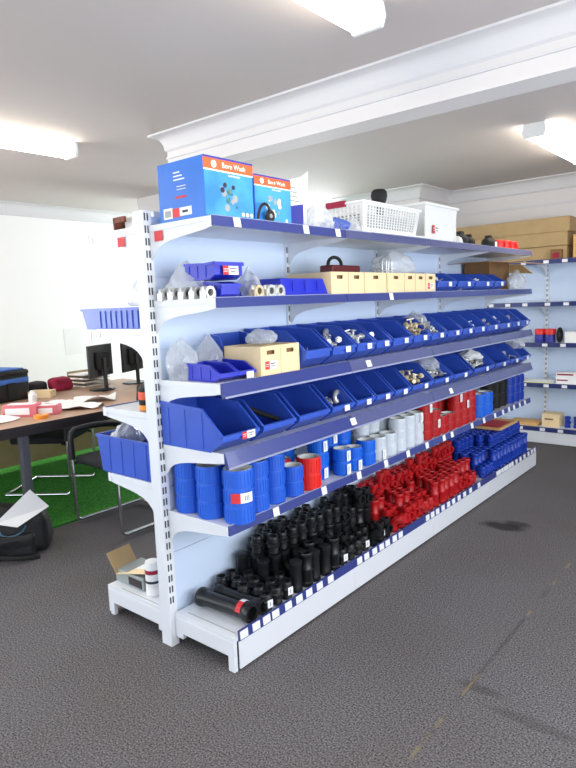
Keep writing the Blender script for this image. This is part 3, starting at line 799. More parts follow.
# white tub
def tub(loc):
    t = thing('storage_tub', 'frosted white storage tub with lid right of the perforated basket', 'storage tub', loc)
    d, w, h = .26, .44, .215
    mb = MB(); i_ = .018
    v = [(-d/2+i_, -w/2+i_, 0), (d/2-i_, -w/2+i_, 0), (d/2-i_, w/2-i_, 0), (-d/2+i_, w/2-i_, 0), (-d/2, -w/2, h), (d/2, -w/2, h), (d/2, w/2, h), (-d/2, w/2, h)]
    mb.add(v, [(0, 3, 2, 1), (0, 1, 5, 4), (1, 2, 6, 5), (2, 3, 7, 6), (3, 0, 4, 7)])
    mb.build('tub_body', 'filmw', t)
    r = MB().box(-d/2-.012, d/2+.012, -w/2-.012, w/2+.012, h-.004, h+.012); r.build('lid', 'white', t, bevel=.004)
    for k in (-1, 1):
        MB().box(d/2-.014, d/2-.004, k*(w/2-.012)-.006, k*(w/2-.012)+.006, .01, h-.006).build('corner_rib', 'white', t)
    stack_card(t, d/2-.002, -.08, .075, -.08, .08, .05)
    MB().box(-.09, .08, -.15, .15, .004, .09).build('tub_contents', 'greym', t, bevel=.01)
    return t
tub((.2, 2.01, TZ))
# black motors
def motor(loc, r, L, label, rz=0):
    t = thing('pump_motor', label, 'motor', loc, rz)
    mb = MB().lathe([(.0, -L/2), (r*.8, -L/2), (r, -L/2+.01), (r, L/2-.02), (r*.7, L/2), (r*.3, L/2+.005), (0, L/2+.005)], 18, T=Matrix.Translation((0, 0, r+.004)) @ Matrix.Rotation(PI/2, 4, 'X'))
    mb.box(-r*.9, r*.9, -L*.3, L*.3, 0, r*.5); mb.build('motor_body', 'blackm', t)
    MB().box(-r*.5, r*.5, -L*.2, L*.2, 2*r, 2*r+.02).build('terminal_box', 'black', t)
    return t
bag((.27, 2.34, TZ), .1, .12, .07, 'crumpled white plastic bag right of the frosted storage tub', 21, m='filmw', tie=False)
motor((.24, 2.47, TZ), .042, .13, 'small black motor right of the frosted storage tub')
motor((.24, 2.62, TZ), .036, .12, 'small black motor, middle one of three on the top shelf', .2)
motor((.26, 2.93, TZ), .040, .14, 'small black motor with white tag beside the red cartons', .1)
o = MB().box(.301, .303, 2.95, 2.99, TZ+.02, TZ+.055).build('tag_card', 'paper'); tag(o, 'white tag leaning on the black motor on the top shelf', 'tag')
for i, yy in enumerate((3.10, 3.23, 3.35)):
    t = thing('red_fitting', 'bright red ribbed fitting at the far end of the top shelf, %s of three' % ORD[i], 'fitting', (.27, yy, TZ), 0, 'red fittings on the top shelf')
    MB().lathe([(.05, 0), (.054, .004), (.054, .02), (.05, .024), (.05, .05), (.054, .054), (.054, .07), (.05, .074), (.04, .074), (.04, .05)], 24).build('collar', 'cred', t)
    MB().box(.035, .058, -.02, .02, .02, .05).build('lug', 'cred', t)
# white box behind the upright (desk side), with rusty bracket
t = thing('pipe_bracket', 'rusty brown steel bracket lying on the desk-side top shelf', 'bracket', (-.30, .12, LZ[0]))
MB().box(-.012, .0, -.06, .05, 0, .065).box(-.012, .07, -.06, -.045, .045, .07).build('bracket_body', 'rust', t, bevel=.002)
o = MB().box(-.28, -.075, .10, .32, LZ[0], LZ[0]+.075).build('white_box', 'white', None, bevel=.003); tag(o, 'white box lying behind the near upright on the desk-side top shelf', 'box')
# open carton on level 2 far end
t = thing('open_carton', 'brown open carton with flaps spread, far end of the second shelf', 'box', (.02, 3.05, LV[1]))
mb = MB(); d, w, h = .2, .42, .225
mb.box(0, d, 0, w, 0, .004).box(0, .004, 0, w, .004, h).box(d-.004, d, 0, w, .004, h).box(.004, d-.004, 0, .004, .004, h).box(.004, d-.004, w-.004, w, .004, h)
mb.build('carton_body', 'kraftd', t)  # shade inside the carton is put into this darker board colour
MB().box(0, .27, 0, w, -.002, .002).build('flap', 'kraftl', t, loc=(d-.002, 0, h), rot=(0, .10, 0))
MB().box(0, d, -.3, 0, -.002, .002).build('flap', 'kraftd', t, loc=(0, 0, h), rot=(.06, 0, 0))  # shaded underside of the flap painted as darker board
MB().box(0, d+.1, 0, .3, -.002, .002).build('flap', 'kraftl', t, loc=(0, w, h), rot=(-.22, .08, 0))
# desk side: tins and cans
def tin(loc, r, h, label, cat, mats, name):
    t = thing(name, label, cat, loc)
    MB().lathe([(r*.96, 0), (r, .002), (r, h-.004), (r*.96, h)], 24).build('tin_body', mats[0], t)
    MB().lathe([(r*1.004, h*.02), (r*1.01, h*.02), (r*1.01, h*.26), (r*1.004, h*.26)], 24, close=True).build('label_band', mats[1], t)
    MB().lathe([(r*.9, h), (r*.9, h+.006), (r*.8, h+.008), (0, h+.008)], 24).build('lid', mats[2], t)
    return t
t = tin((-.16, .07, LZ[2]), .042, .10, 'black tin with an orange base band on the desk-side shelf', 'tin', ['blackm', 'orange', 'dark'], 'paint_tin')
MB().lathe([(.0428, .05), (.0431, .05), (.0431, .085), (.0428, .085)], 24, close=True).build('upper_band', mat('tin_orange', (226, 84, 40), .5), t)
tin((-.20, .19, LZ[2]), .026, .19, 'slim black spray can behind the black and orange tin', 'spray can', ['blackm', 'greym', 'paper'], 'spray_can')
t = tin((-.225, .075, .153), .036, .155, 'white tin with red and black print on the desk-side base shelf', 'tin', ['white', 'paper', 'white'], 'white_tin')
MB().lathe([(.0366, .105), (.0369, .105), (.0369, .125), (.0366, .125)], 24, close=True).build('red_band', 'maroon', t)
s = MB(); s.lathe([(.0366, .06), (.0369, .06), (.0369, .072), (.0366, .072)], 24, close=True); s.build('print_band', 'ink', t)
tin((-.17, .22, .153), .045, .17, 'dark tin behind the white tin on the desk-side base shelf', 'tin', ['greym', 'dark', 'greym'], 'dark_tin')
t = thing('tool_case', 'grey plastic case on the desk-side base shelf beside the white tin', 'case', (-.385, .13, .153))
MB().box(-.11, .11, -.08, .08, 0, .065).build('case_body', 'greym', t, bevel=.005)
MB().box(.0, .1, -.083, -.08, .012, .05).build('handle_recess', 'dark', t)
t = thing('folded_carton', 'torn light brown carton lying open on the grey case', 'box', (-.37, .13, .222), rot=(.0, -.22, .1))
MB().box(-.11, .13, -.085, .09, 0, .004).build('board', 'carton', t)
MB().box(-.11, 0, -.085, .06, -.002, .002).build('flap', 'kraft', t, loc=(-.11, 0, .003), rot=(0, 1.2, 0))
MB().box(-.03, .07, -.03, .04, .0045, .006).build('delivery_slip', 'paper', t)

# ------------------------------------------------------------------ ribbed couplings on level 5
def coupling_mesh(r, h, name, m):
    mb = MB(); e = .006; i_ = r*.80
    prof = [(i_, .002), (r*.96, 0), (r*.96, e), (r, e), (r, h-e), (r*.96, h-e), (r*.955, h), (i_, h-.002), (i_*.985, h-.02), (i_*.985, .02)]
    mb.lathe(prof, 64, ms=[0, 0, 0, 0, 0, 0, 1, 1, 1, 1], close=True, smooth=False, rib=0)
    # ribs
    n = 26
    for k in range(n):
        a = 2*PI*k/n; T = Matrix.Rotation(a, 4, 'Z')
        mb.box(r-.001, r+.0022, -.0022, .0022, .010, h-.010, 0, T)
    return mb.build(name, [m, 'inner'])
CP = {}
def coupling(loc, r, h, m, label, group):
    k = (round(r, 3), round(h, 3), m)
    if k not in CP: o = coupling_mesh(r, h, 'pipe_coupling', m); CP[k] = o
    else: o = CP[k].copy(); COL.objects.link(o)
    o.location = loc; o.rotation_euler = (0, 0, random.uniform(0, 6))
    return tag(o, label, 'pipe coupling', group)
POS = {1: ['on its own'], 2: ['lower', 'upper'], 3: ['bottom', 'middle', 'top'], 4: ['bottom', 'second lowest', 'second highest', 'top']}
def cstack(x, y, r, h, n, m, cname, where, group, card_at=None, cards=()):
    for k in range(n):
        o = coupling((x, y, LV[4]+.0+k*(h+.0006)), r, h, m, '%s ribbed pipe coupling, %s of %s' % (cname, POS[n][k], where), group)
        if k in cards:
            o2 = o; o2.rotation_euler = (0, 0, 0)
            c = MB().box(0, .001, -.016, .016, -.026, .026)
            c.box(.001, .0014, -.007, -.003, -.018, .018, 1).box(.001, .0014, .001, .003, -.012, .014, 1)
            c.build('price_label', ['card', 'greym'], o2, loc=(r+.0028, -.01, h*.5), rz=0)
        if k == card_at:
            # two-part ticket wrapped round the front
            o.rotation_euler = (0, 0, 0); c = MB(); rr = r+.003
            for q in range(12):
                a0 = math.radians(-75+q*7.2); a1 = math.radians(-75+(q+1)*7.2)
                c.add([(rr*math.cos(a0), rr*math.sin(a0), h*.22), (rr*math.cos(a1), rr*math.sin(a1), h*.22), (rr*math.cos(a1), rr*math.sin(a1), h*.78), (rr*math.cos(a0), rr*math.sin(a0), h*.78)], [(0, 1, 2, 3)], 0 if q > 4 else 1)
            for q in (7, 8, 9):
                a0 = math.radians(-75+q*7.2+1.5); a1 = a0+.04; r2 = rr+.0006
                c.add([(r2*math.cos(a0), r2*math.sin(a0), h*.36), (r2*math.cos(a1), r2*math.sin(a1), h*.36), (r2*math.cos(a1), r2*math.sin(a1), h*.64), (r2*math.cos(a0), r2*math.sin(a0), h*.64)], [(0, 1, 2, 3)], 2)
            c.build('price_label', ['card', 'red', 'ink'], o)
g = 'large blue couplings at the near end'
cstack(.347, .103, .062, .0735, 3, 'cblue', 'large blue', 'the front stack nearest the upright', g, card_at=1)
cstack(.205, .083, .060, .0735, 3, 'cblue', 'large blue', 'the stack behind the ticketed one', g)
cstack(.070, .082, .060, .0735, 3, 'cblue', 'large blue', 'the rearmost stack nearest the upright', g)
g = 'blue couplings in the second part of the front row'
cstack(.315, .240, .055, .073, 3, 'cblue', 'blue', 'the second front-row stack', g)
cstack(.305, .365, .052, .073, 3, 'cblue', 'blue', 'the third front-row stack', g)
cstack(.315, .485, .050, .070, 2, 'cblue', 'blue', 'the short front-row stack left of the red one', g)
cstack(.315, .61, .056, .076, 2, 'cred', 'bright red', 'the front-row stack among blue ones', 'bright red couplings')
cstack(.195, .545, .050, .070, 2, 'cred', 'bright red', 'the stack half hidden behind the red front stack', 'bright red couplings')
g = 'blue couplings at the back of the coupling shelf'
cstack(.17, .235, .054, .073, 3, 'cblue', 'blue', 'the second stack in the rear row', g)
cstack(.16, .38, .053, .073, 3, 'cblue', 'blue', 'the third stack in the rear row', g)
cstack(.07, .56, .05, .073, 3, 'cblue2', 'blue', 'the fourth stack in the rear row', g)
cstack(.10, .685, .05, .073, 3, 'cblue2', 'blue', 'the fifth stack in the rear row', g)
g = 'bright blue couplings with white tags'
cstack(.255, .765, .052, .067, 3, 'cblue2', 'bright blue', 'the tall tagged stack', g, cards=(0, 2))
cstack(.315, .885, .046, .067, 2, 'cblue2', 'bright blue', 'the low double-tagged stack', g, cards=(0, 1))
cstack(.20, .93, .050, .067, 3, 'cblue2', 'bright blue', 'the second tall stack right of the red ones', g, cards=(2,))
cstack(.315, .99, .046, .060, 2, 'cblue2', 'bright blue', 'the front stack second left of the grey ones', g, cards=(0,))
cstack(.20, 1.05, .050, .067, 3, 'cblue2', 'bright blue', 'the third tall stack right of the red ones', g)
cstack(.315, 1.11, .050, .067, 2, 'cblue2', 'bright blue', 'the front stack just left of the grey ones', g)
g = 'pale grey couplings in the middle of the shelf'
for i, yy in enumerate((1.235, 1.345, 1.455, 1.565, 1.67)):
    cstack(.31, yy, .048, .063, (2, 2, 3, 3, 3)[i], 'cgrey', 'pale grey', 'the %s grey front stack' % ORD[i], g, cards=((0,) if i == 0 else (2,) if i == 4 else ()))
    cstack(.19, yy+.02, .048, .066, 3, 'cgrey', 'pale grey', 'the %s grey rear stack' % ORD[i], g)
g = 'red couplings right of the grey ones'
for i, yy in enumerate((1.79, 1.90, 2.01, 2.12, 2.23, 2.34, 2.45)):
    n = (4, 3, 2, 2, 4, 4, 4)[i]
    cstack(.31, yy, .049, .056, n, 'cdred', 'dark red', 'the %s red front stack' % ORD[i], g, cards={0: (3,), 1: (1,), 3: (), 4: (3,), 5: (2,)}.get(i, ()))
    cstack(.185, yy+.02, .049, .056, 4, 'cdred', 'dark red', 'the %s red rear stack' % ORD[i], g)
g = 'bright blue couplings right of the red ones'
for i, yy in enumerate((2.62, 2.755)):
    cstack(.305, yy, .058, .083, 2, 'cblue2', 'bright blue', 'the %s blue stack right of the red ones' % ORD[i], g)
for i, yy in enumerate((2.90, 3.02, 3.14)):
    for k in range(2):
        o = coupling((.27, yy, LV[4]+.108*k), .054, .107, 'blackm', 'black coupling, %s of the %s stack at the far end' % (POS[2][k], ORD[i]), 'black couplings at the far end')
for i, yy in enumerate((3.27, 3.385, 3.49)):
    for k in range(3):
        coupling((.29, yy, LV[4]+.072*k), .05, .071, 'cblued', 'deep blue coupling, %s of the %s stack at the far end' % (POS[3][k], ORD[i]), 'deep blue couplings at the far end')

# ------------------------------------------------------------------ fittings packed on the base shelf
BZ = .1525
def spool_mesh(kind, m):
    mb = MB()
    if kind == 'flanged':      # flanged spool
        h, r, f = .15, .0275, .031
        mb.lathe([(f*.9, 0), (f, .002), (f, .012), (r+.004, .016), (r, .024), (r, h-.026), (r+.004, h-.018), (f, h-.012), (f, h-.002), (f*.9, h), (r*.5, h+.003), (0, h+.004)], 18)
    elif kind == 'nipple':
        h, r = .085, .0265
        p = [(r*.9, 0)]
        for i in range(5): p += [(r, .004+i*.005), (r*.93, .0065+i*.005)]
        p += [(r*1.22, .034), (r*1.22, .05)]
        for i in range(5): p += [(r, .054+i*.005), (r*.93, .0565+i*.005)]
        p += [(r*.95, h), (r*.72, h), (r*.72, h-.03), (0, h-.03)]
        mb.lathe(p, 16)
    elif kind == 'tee':
        r = .024; h = .11
        mb.lathe([(r*1.15, 0), (r*1.2, .002), (r*1.2, .02), (r, .024), (r, h-.024), (r*1.2, h-.02), (r*1.2, h-.002), (r*1.1, h), (r*.8, h), (r*.8, h-.03), (0, h-.03)], 16)
        T = Matrix.Translation((0, 0, h/2)) @ Matrix.Rotation(PI/2, 4, 'Y')
        mb.lathe([(r*.95, 0), (r*.95, .022), (r*1.15, .023), (r*1.15, .038), (r*.8, .038), (r*.8, .02), (0, .02)], 16, T=T)
    elif kind == 'elbow':
        r = .024
        mb.tube([(0, 0, .0), (0, 0, .035), (.008, 0, .055), (.022, 0, .068), (.05, 0, .07)], r, 14)
        mb.lathe([(r*1.05, 0), (r*1.2, .001), (r*1.2, .02), (r*1.05, .021)], 16)
        mb.lathe([(r*1.05, 0), (r*1.2, .001), (r*1.2, .02), (r*.8, .02), (r*.8, .005), (0, .005)], 16, T=Matrix.Translation((.038, 0, .07)) @ Matrix.Rotation(PI/2, 4, 'Y'))
    elif kind == 'tall':
        h, r = .165, .027
        mb.lathe([(r*1.05, 0), (r*1.14, .002), (r*1.14, .02), (r, .024), (r, .07), (r*1.12, .074), (r*1.12, .09), (r, .094), (r, h-.024), (r*1.13, h-.02), (r*1.14, h-.002), (r*1.1, h), (r*.85, h), (r*.85, h-.03), (0, h-.03)], 16)
    return mb.build({'flanged': 'flanged_spool', 'nipple': 'threaded_nipple', 'tee': 'pipe_tee', 'elbow': 'pipe_elbow', 'tall': 'pipe_riser'}[kind], m)
SP = {}
HT = {'flanged': .155, 'nipple': .085, 'tee': .11, 'elbow': .10, 'tall': .165}
def fitting(kind, m, loc, label, group, tagc=False, rz=None):
    k = (kind, m)
    if k not in SP: o = spool_mesh(kind, m); SP[k] = o
    else: o = SP[k].copy(); COL.objects.link(o)
    o.location = loc; o.rotation_euler = (0, 0, random.uniform(-.5, .5) if rz is None else rz)
    tag(o, label, 'pipe fitting', group)
    if tagc:
        o.rotation_euler = (0, 0, -.2)
        MB().box(0, .001, -.014, .014, -.018, .018).build('price_label', 'card', o, loc=(.031, 0, HT[kind]*.5))
    return o
WORD = {'flanged': 'flanged spool', 'nipple': 'threaded nipple', 'tee': 'pipe tee', 'elbow': 'pipe elbow', 'tall': 'tall pipe riser'}
SIZE = {'black': 'black'}
def field(m, cname, y0, y1, pitch, rows, kindf, layers, tagset=()):
    n = int((y1-y0)/pitch)+1
    for r, x in enumerate(rows):
        rn = ['front', 'second', 'third', 'fourth', 'rear'][r] if r < len(rows)-1 else 'rear'
        for i in range(n):
            y = y0+i*pitch+(pitch*.5 if r % 2 else 0)+random.uniform(-.006, .006)
            if y > y1+.001: continue
            z = BZ
            for l in range(layers(r, y)):
                k = kindf(r, y, l)
                if k is None: break
                side = ORD[i] if i < len(ORD) else 'last'
                lay = '' if l == 0 and layers(r, y) == 1 else (', lower layer' if l == 0 else ', upper layer')
                fitting(k, m, (x+random.uniform(-.005, .005), y, z), '%s %s, %s from left in the %s row%s' % (cname, WORD[k], side, rn, lay),
                        '%s fittings on the base shelf' % cname, (r, i) in tagset and l == 0)
                z += HT[k]+.001
R_ = random.Random(11)
def kb(r, y, l):
    if y < .3: return 'nipple'
    if l == 1: return R_.choice(('nipple', 'nipple', 'tee', 'nipple'))
    if r == 0: return 'nipple' if y < .45 else R_.choice(('flanged', 'flanged', 'tall')) if y < .85 else R_.choice(('nipple', 'tall', 'nipple')) if y < 1.1 else R_.choice(('nipple', 'elbow', 'tee'))
    if r == 1: return R_.choice(('nipple', 'tee')) if y < .45 else R_.choice(('flanged', 'tall', 'flanged', 'tee')) if y < 1.0 else 'nipple'
    return R_.choice(('flanged', 'flanged', 'tall', 'tee')) if y > .4 else 'nipple'
def lb(r, y): return 1 if (r < 2 or y < .42) else 2
field('black', 'black', .262, 1.30, .0735, (.318, .250, .182, .114, .046), kb, lb, tagset=((0, 0), (0, 2), (1, 1), (0, 8), (0, 11), (0, 13), (1, 11)))
def kr(r, y, l):
    if l == 1: return 'nipple' if r == 2 else 'tee'
    if r == 0: return 'elbow' if y < 1.52 else R_.choice(('tee', 'tee', 'nipple')) if y < 1.85 else R_.choice(('tall', 'tee', 'tall')) if y < 2.4 else 'nipple'
    if r == 1: return 'tee' if y < 1.5 else R_.choice(('tall', 'tee', 'tall'))
    return R_.choice(('tall', 'tall', 'tee')) if r < 4 else 'tee'
def lr(r, y): return 1 if r < 2 else (2 if (y > 1.45) and r >= 3 else 1)
field('cdred', 'red', 1.39, 2.58, .0750, (.315, .245, .176, .108, .042), kr, lr)
def kbl(r, y, l):
    if l == 1: return 'nipple'
    if r == 0: return 'nipple' if y < 2.85 else 'tall'
    return 'tall'
def lbl(r, y): return 1 if y < 2.95 and r < 3 else 2 if r > 0 else 1
field('cblued', 'deep blue', 2.68, 3.62, .0745, (.315, .245, .176, .108, .042), kbl, lbl)
# a thin red and cream carton lying over the blue fittings at the far end
o = MB().box(-.10, .12, -.2, .2, 0, .02).box(-.08, .10, -.18, .10, .02, .021, 1).build('flat_carton', ['kraftl', 'red'], None, loc=(.15, 3.36, BZ+.2555), bevel=.002)
tag(o, 'flat tan carton with red print lying over the deep blue fittings', 'box')

# the long flanged black pipes lying at the near end
def flanged_pipe(loc, L, r, label, rot, card=True):
    t = thing('flanged_pipe', label, 'pipe', loc, 0, None, rot)
    RY = Matrix.Rotation(PI/2, 4, 'Y')
    MB().lathe([(r*.82, 0), (r*1.22, 0), (r*1.28, .006), (r*1.25, .02), (r*1.05, .035), (r, .05), (r, L-.06), (r*1.05, L-.045), (r*1.26, L-.03), (r*1.3, L-.008), (r*1.24, L), (r*.85, L), (r*.82, L-.05), (0, L-.05)], 28, T=RY).build('pipe_body', 'black', t)
    if card:
        c = MB(); rr = r*1.3+.0015
        for q in range(10):
            a0 = math.radians(-15-q*13); a1 = math.radians(-15-(q+1)*13)
            f = lambda a, x: (x, rr*math.sin(a)*1.0, rr*-math.cos(a)*-1.0) if False else (x, -rr*math.cos(a-PI/2+PI/2), rr*math.sin(-a))
            c.add([f(a0, L-.062), f(a1, L-.062), f(a1, L-.035), f(a0, L-.035)], [(0, 1, 2, 3)], 0 if q > 4 else 1)
        c.build('price_label', ['card', 'red'], t)
    return t
flanged_pipe((.05, .125, BZ+.0445), .30, .034, 'long black flanged pipe lying at the near end with a red ticket', (0, 0, .07))
flanged_pipe((.07, .215, BZ+.037), .27, .028, 'black flanged pipe lying behind the red-ticketed one', (0, 0, .05), card=False)
t = None
# ------------------------------------------------------------------ far wall shelving
W = thing('wall_shelving', 'white wall shelving with dark blue price strips along the far wall', 'shelving', (0, 0, 0))
wy = 4.955; wf = 4.56; X0 = -.83; wb = .895; NW = 4
WL = [1.80, 1.395, 1.0, .60]
for i in range(NW+1):
    x = X0+i*wb
    s = MB().box(x, x+.03, wy-.03, wy, 0, 2.1); z = .2
    while z < 2.05: s.box(x+.008, x+.013, wy-.0308, wy-.03, z, z+.025, 1).box(x+.018, x+.023, wy-.0308, wy-.03, z, z+.025, 1); z += .05
    s.build('upright', ['steel', 'slot'], W)
for i in range(NW):
    x0 = X0+i*wb+.03; x1 = X0+(i+1)*wb
    mb = MB(); z = .12
    while z < 2.08: z1 = min(z+.298, 2.09); mb.box(x0, x1, wy-.016, wy-.004, z, z1); z = z1+.003
    mb.box(x0, x1, wy-.012, wy-.006, .12, 2.09); mb.build('back_panel', 'panel', W)
    for li, z in enumerate(WL+[.165]):
        d = wf+.03 if li < 4 else wf
        sh = MB().box(x0-.028, x1, d, wy-.032, z-.02, z).build('shelf' if li < 4 else 'base_shelf', 'steel', W)
        MB().box(x0-.029, x1, d-.008, d, z-.038, z+.006).build('price_strip', 'stripd', sh)
        for k in range(5):
            xx = x0+.05+k*.17+(.02 if li % 2 else 0)
            MB().box(xx, xx+.05, d-.0092, d-.008, z-.032, z-.002).build('price_label', 'card', sh)
        if li < 4:
            MB().prism([(wy-.031, z-.021), (d+.01, z-.021), (d+.01, z-.04), (wy-.2, z-.06), (wy-.031, z-.15)], x0-.016, x0-.012, 'x').build('bracket', 'steel', W)
    MB().box(x0-.029, x1, wf-.002, wf+.006, .01, .128).build('kick_plate', 'steel', W)
# long cartons on top
for i, (x0, x1, y0, y1, z0, z1, l) in enumerate([(-.80, .34, 4.645, 4.91, 1.803, 1.93, 'long brown carton, bottom one of three on the far wall shelf'),
        (-.80, .345, 4.63, 4.91, 1.932, 2.06, 'long brown carton, middle one of three on the far wall shelf'),
        (-.82, .36, 4.64, 4.92, 2.062, 2.20, 'long brown carton, topmost of three on the far wall shelf')]):
    t = thing('long_carton', l, 'box', ((x0+x1)/2, (y0+y1)/2, z0), 0, 'long cartons on the far wall shelving')
    MB().box(-(x1-x0)/2, (x1-x0)/2, -(y1-y0)/2, (y1-y0)/2, 0, z1-z0).build('carton_body', 'kraft', t, bevel=.004)
    MB().box(-(x1-x0)/2-.0005, (x1-x0)/2+.0005, -.02, .02, z1-z0, z1-z0+.001).build('tape', 'kraftl', t)
o = MB().box(.40, .9, 4.62, 4.915, 1.803, 2.02).build('brown_carton', 'kraftl', None, bevel=.004); tag(o, 'tan carton right of the long cartons on the far wall shelf', 'box')
t = thing('torn_label_box', 'small dark red and black carton in front of the long cartons', 'box', (.26, 4.60, 1.803))
MB().box(-.05, .05, -.02, .03, 0, .09).build('carton_body', 'kraftd', t, bevel=.002)
MB().box(-.03, .03, -.0215, -.02, .01, .06).build('dark_print', 'maroon', t)
# items on the far wall shelves
t = thing('red_cap_jar', 'blue jar with red lid on the far wall shelf at the end of the gondola', 'jar', (.085, 4.70, WL[2]))
t.location.z = WL[2]
MB().lathe([(.042, 0), (.046, .005), (.046, .075), (.042, .08)], 20).build('jar_body', 'boxnavy', t)
MB().lathe([(.046, .08), (.049, .083), (.049, .13), (.046, .135), (0, .135)], 20).build('lid', 'cred', t)
t = thing('red_cap_jar', 'second blue jar with red lid beside its twin on the far wall shelf', 'jar', (.185, 4.70, WL[2]))
MB().lathe([(.045, 0), (.05, .005), (.05, .075), (.045, .08)], 20).build('jar_body', 'boxnavy', t)
MB().lathe([(.052, .08), (.055, .083), (.055, .13), (.052, .135), (0, .135)], 20).build('lid', 'cred', t)
t = thing('coiled_cable', 'dark coil of cable standing beside the red-lidded jars', 'cable', (.275, 4.70, WL[2]+.0755))
MB().tube([(0, .06*math.cos(a), .06*math.sin(a)) for a in [2*PI*i/24 for i in range(25)]], .015, 8).build('coil', 'blackm', t)
o = MB().box(.33, .48, 4.66, 4.8, WL[2], WL[2]+.11).build('white_carton', 'white', None, bevel=.003); tag(o, 'white carton beside the dark cable coil on the far wall shelf', 'box')
o = MB().box(.50, .8, 4.64, 4.8, WL[2], WL[2]+.09).build('white_carton', 'carton', None, bevel=.003); tag(o, 'cream carton at the right edge on the far wall shelf', 'box')
t = thing('white_sleeve_pack', 'long white pack with red print on the lower far wall shelf', 'pack', (.42, 4.70, WL[3]))
MB().box(-.16, .2, -.05, .08, 0, .11).build('pack_body', 'paper', t, bevel=.003)
MB().box(-.15, .0, -.0515, -.05, .085, .1).box(-.15, -.05, -.0515, -.05, .03, .042).build('red_print', 'maroon', t)
t = thing('maroon_fitting', 'dark maroon fitting beside the long white pack at the picture edge', 'fitting', (.67, 4.68, WL[3]))
MB().lathe([(.03, 0), (.034, .003), (.034, .03), (.025, .035), (.025, .07), (.034, .075), (.034, .1), (.02, .1), (.02, .08)], 16).build('fitting_body', 'maroon', t)
t = thing('yellow_green_tray', 'low clear tray with yellow edging on the lower far wall shelf', 'tray', (.1, 4.68, WL[3]))
MB().box(-.13, .13, -.06, .08, 0, .03).build('tray_body', 'filmw', t); MB().box(-.13, .13, -.064, -.06, .0, .008).build('yellow_edge', mat('yellow_edge', (220, 224, 120), .6), t)
t = thing('kraft_carton', 'small kraft carton on the far wall base shelf', 'box', (.22, 4.70, .166))
MB().box(-.08, .09, -.08, .08, 0, .13).build('carton_body', 'carton', t, bevel=.003); MB().box(-.05, .03, -.081, -.08, .07, .085).build('print', 'kraftd', t)
for i, (x, y) in enumerate(((.37, 4.68), (.45, 4.69), (.53, 4.66), (.62, 4.7))):
    o = fitting('tee', 'cblued', (x, y, .166), 'deep blue pipe tee on the far wall base shelf, %s right of the kraft carton' % ORD[i], 'blue tees on the far base shelf', rz=-1.2+.5*i)
o = MB().box(-.16, .12, -.1, .1, 0, .03).build('flat_carton', 'kraftl', None, loc=(-.02, 4.70, .167), bevel=.002); tag(o, 'flat tan carton on the far wall base shelf behind the gondola end', 'box')

# ------------------------------------------------------------------ desk side
o = MB().box(-4.25, -1.85, .30, 4.6, .0005, .012).build('green_turf', 'turf'); tag(o, None, None); o['kind'] = 'stuff'
tag(o, 'green artificial turf laid under the desk and the black chairs', 'turf')
DZ = .74
D = thing('desk', 'large wood-topped desk with dark edge covered in papers', 'desk', (-2.7, .9, 0))
MB().box(-.9, .77, -1.75, 1.45, DZ-.03, DZ).build('tabletop', 'wood', D, bevel=.002)
MB().box(.7705, .776, -1.75, 1.45, DZ-.032, DZ+.001).build('edge_strip', 'dark', D)
MB().box(.70, .76, -1.7, 1.4, DZ-.075, DZ-.031).build('rail', 'dark', D)
for (x, y) in ((.71, -.52), (.71, 1.38), (-.82, -1.6), (-.82, 1.38), (.71, -1.65)):
    MB().box(x-.028, x+.028, y-.028, y+.028, .0125, DZ-.031).build('leg', mat('leg_grey', (88, 88, 96), .45) if (x, y) == (.71, -.52) else M['greym'], D, bevel=.004)
MB().box(-.9, -.88, -1.7, 1.4, .06, .5).build('back_board', 'tan', D)

def visitor_chair(loc, rz, label, bh=.42):
    t = thing('visitor_chair', label, 'chair', loc, rz)
    # local: front faces -y, seat centre at origin
    rbox(.50, .48, .06, .022, 3).build('seat', 'fabric', t, loc=(0, 0, .425))
    for s in (-1, 1):
        x = s*.265
        pts = [(x, .30, .014), (x, -.22, .014), (x, -.245, .03), (x, -.25, .06), (x, -.25, .46)]
        MB().tube(pts, .0115, 10).build('leg', 'chrome', t)
        MB().tube([(x, -.25, .455), (x, -.25, .60), (x, -.24, .64)]+bez((x, -.22, .66), (x, -.05, .675), (x, .12, .665), (x*.94, .22, .60), 8), .022, 10).build('armrest', 'black', t)
        MB().tube([(x*.97, -.2, .43), (x, -.25, .42)], .010, 8).build('seat_bolt', 'black', t)
    MB().tube([(-.265, .30, .014), (.265, .30, .014)], .0115, 10).build('stretcher', 'chrome', t)
    bp = rbox(.44, .045, bh, .02, 3, fn=lambda v: Vector((v.x, v.y+.25*v.x*v.x*-1.0, v.z)))
    bp.build('backrest', 'fabric', t, loc=(0, .27, .50), rot=(-.14, 0, 0))
    MB().tube([(-.19, .2, .44), (-.19, .26, .55)], .011, 8).tube([(.19, .2, .44), (.19, .26, .55)], .011, 8).build('back_support', 'black', t)
    return t
visitor_chair((-1.53, .87, .0125), 0, 'black cantilever visitor chair with chrome legs beside the gondola shelving')
visitor_chair((-2.75, 1.0, .0125), 2.2, 'black cantilever chair tucked under the desk, its chrome sled base showing', .16)

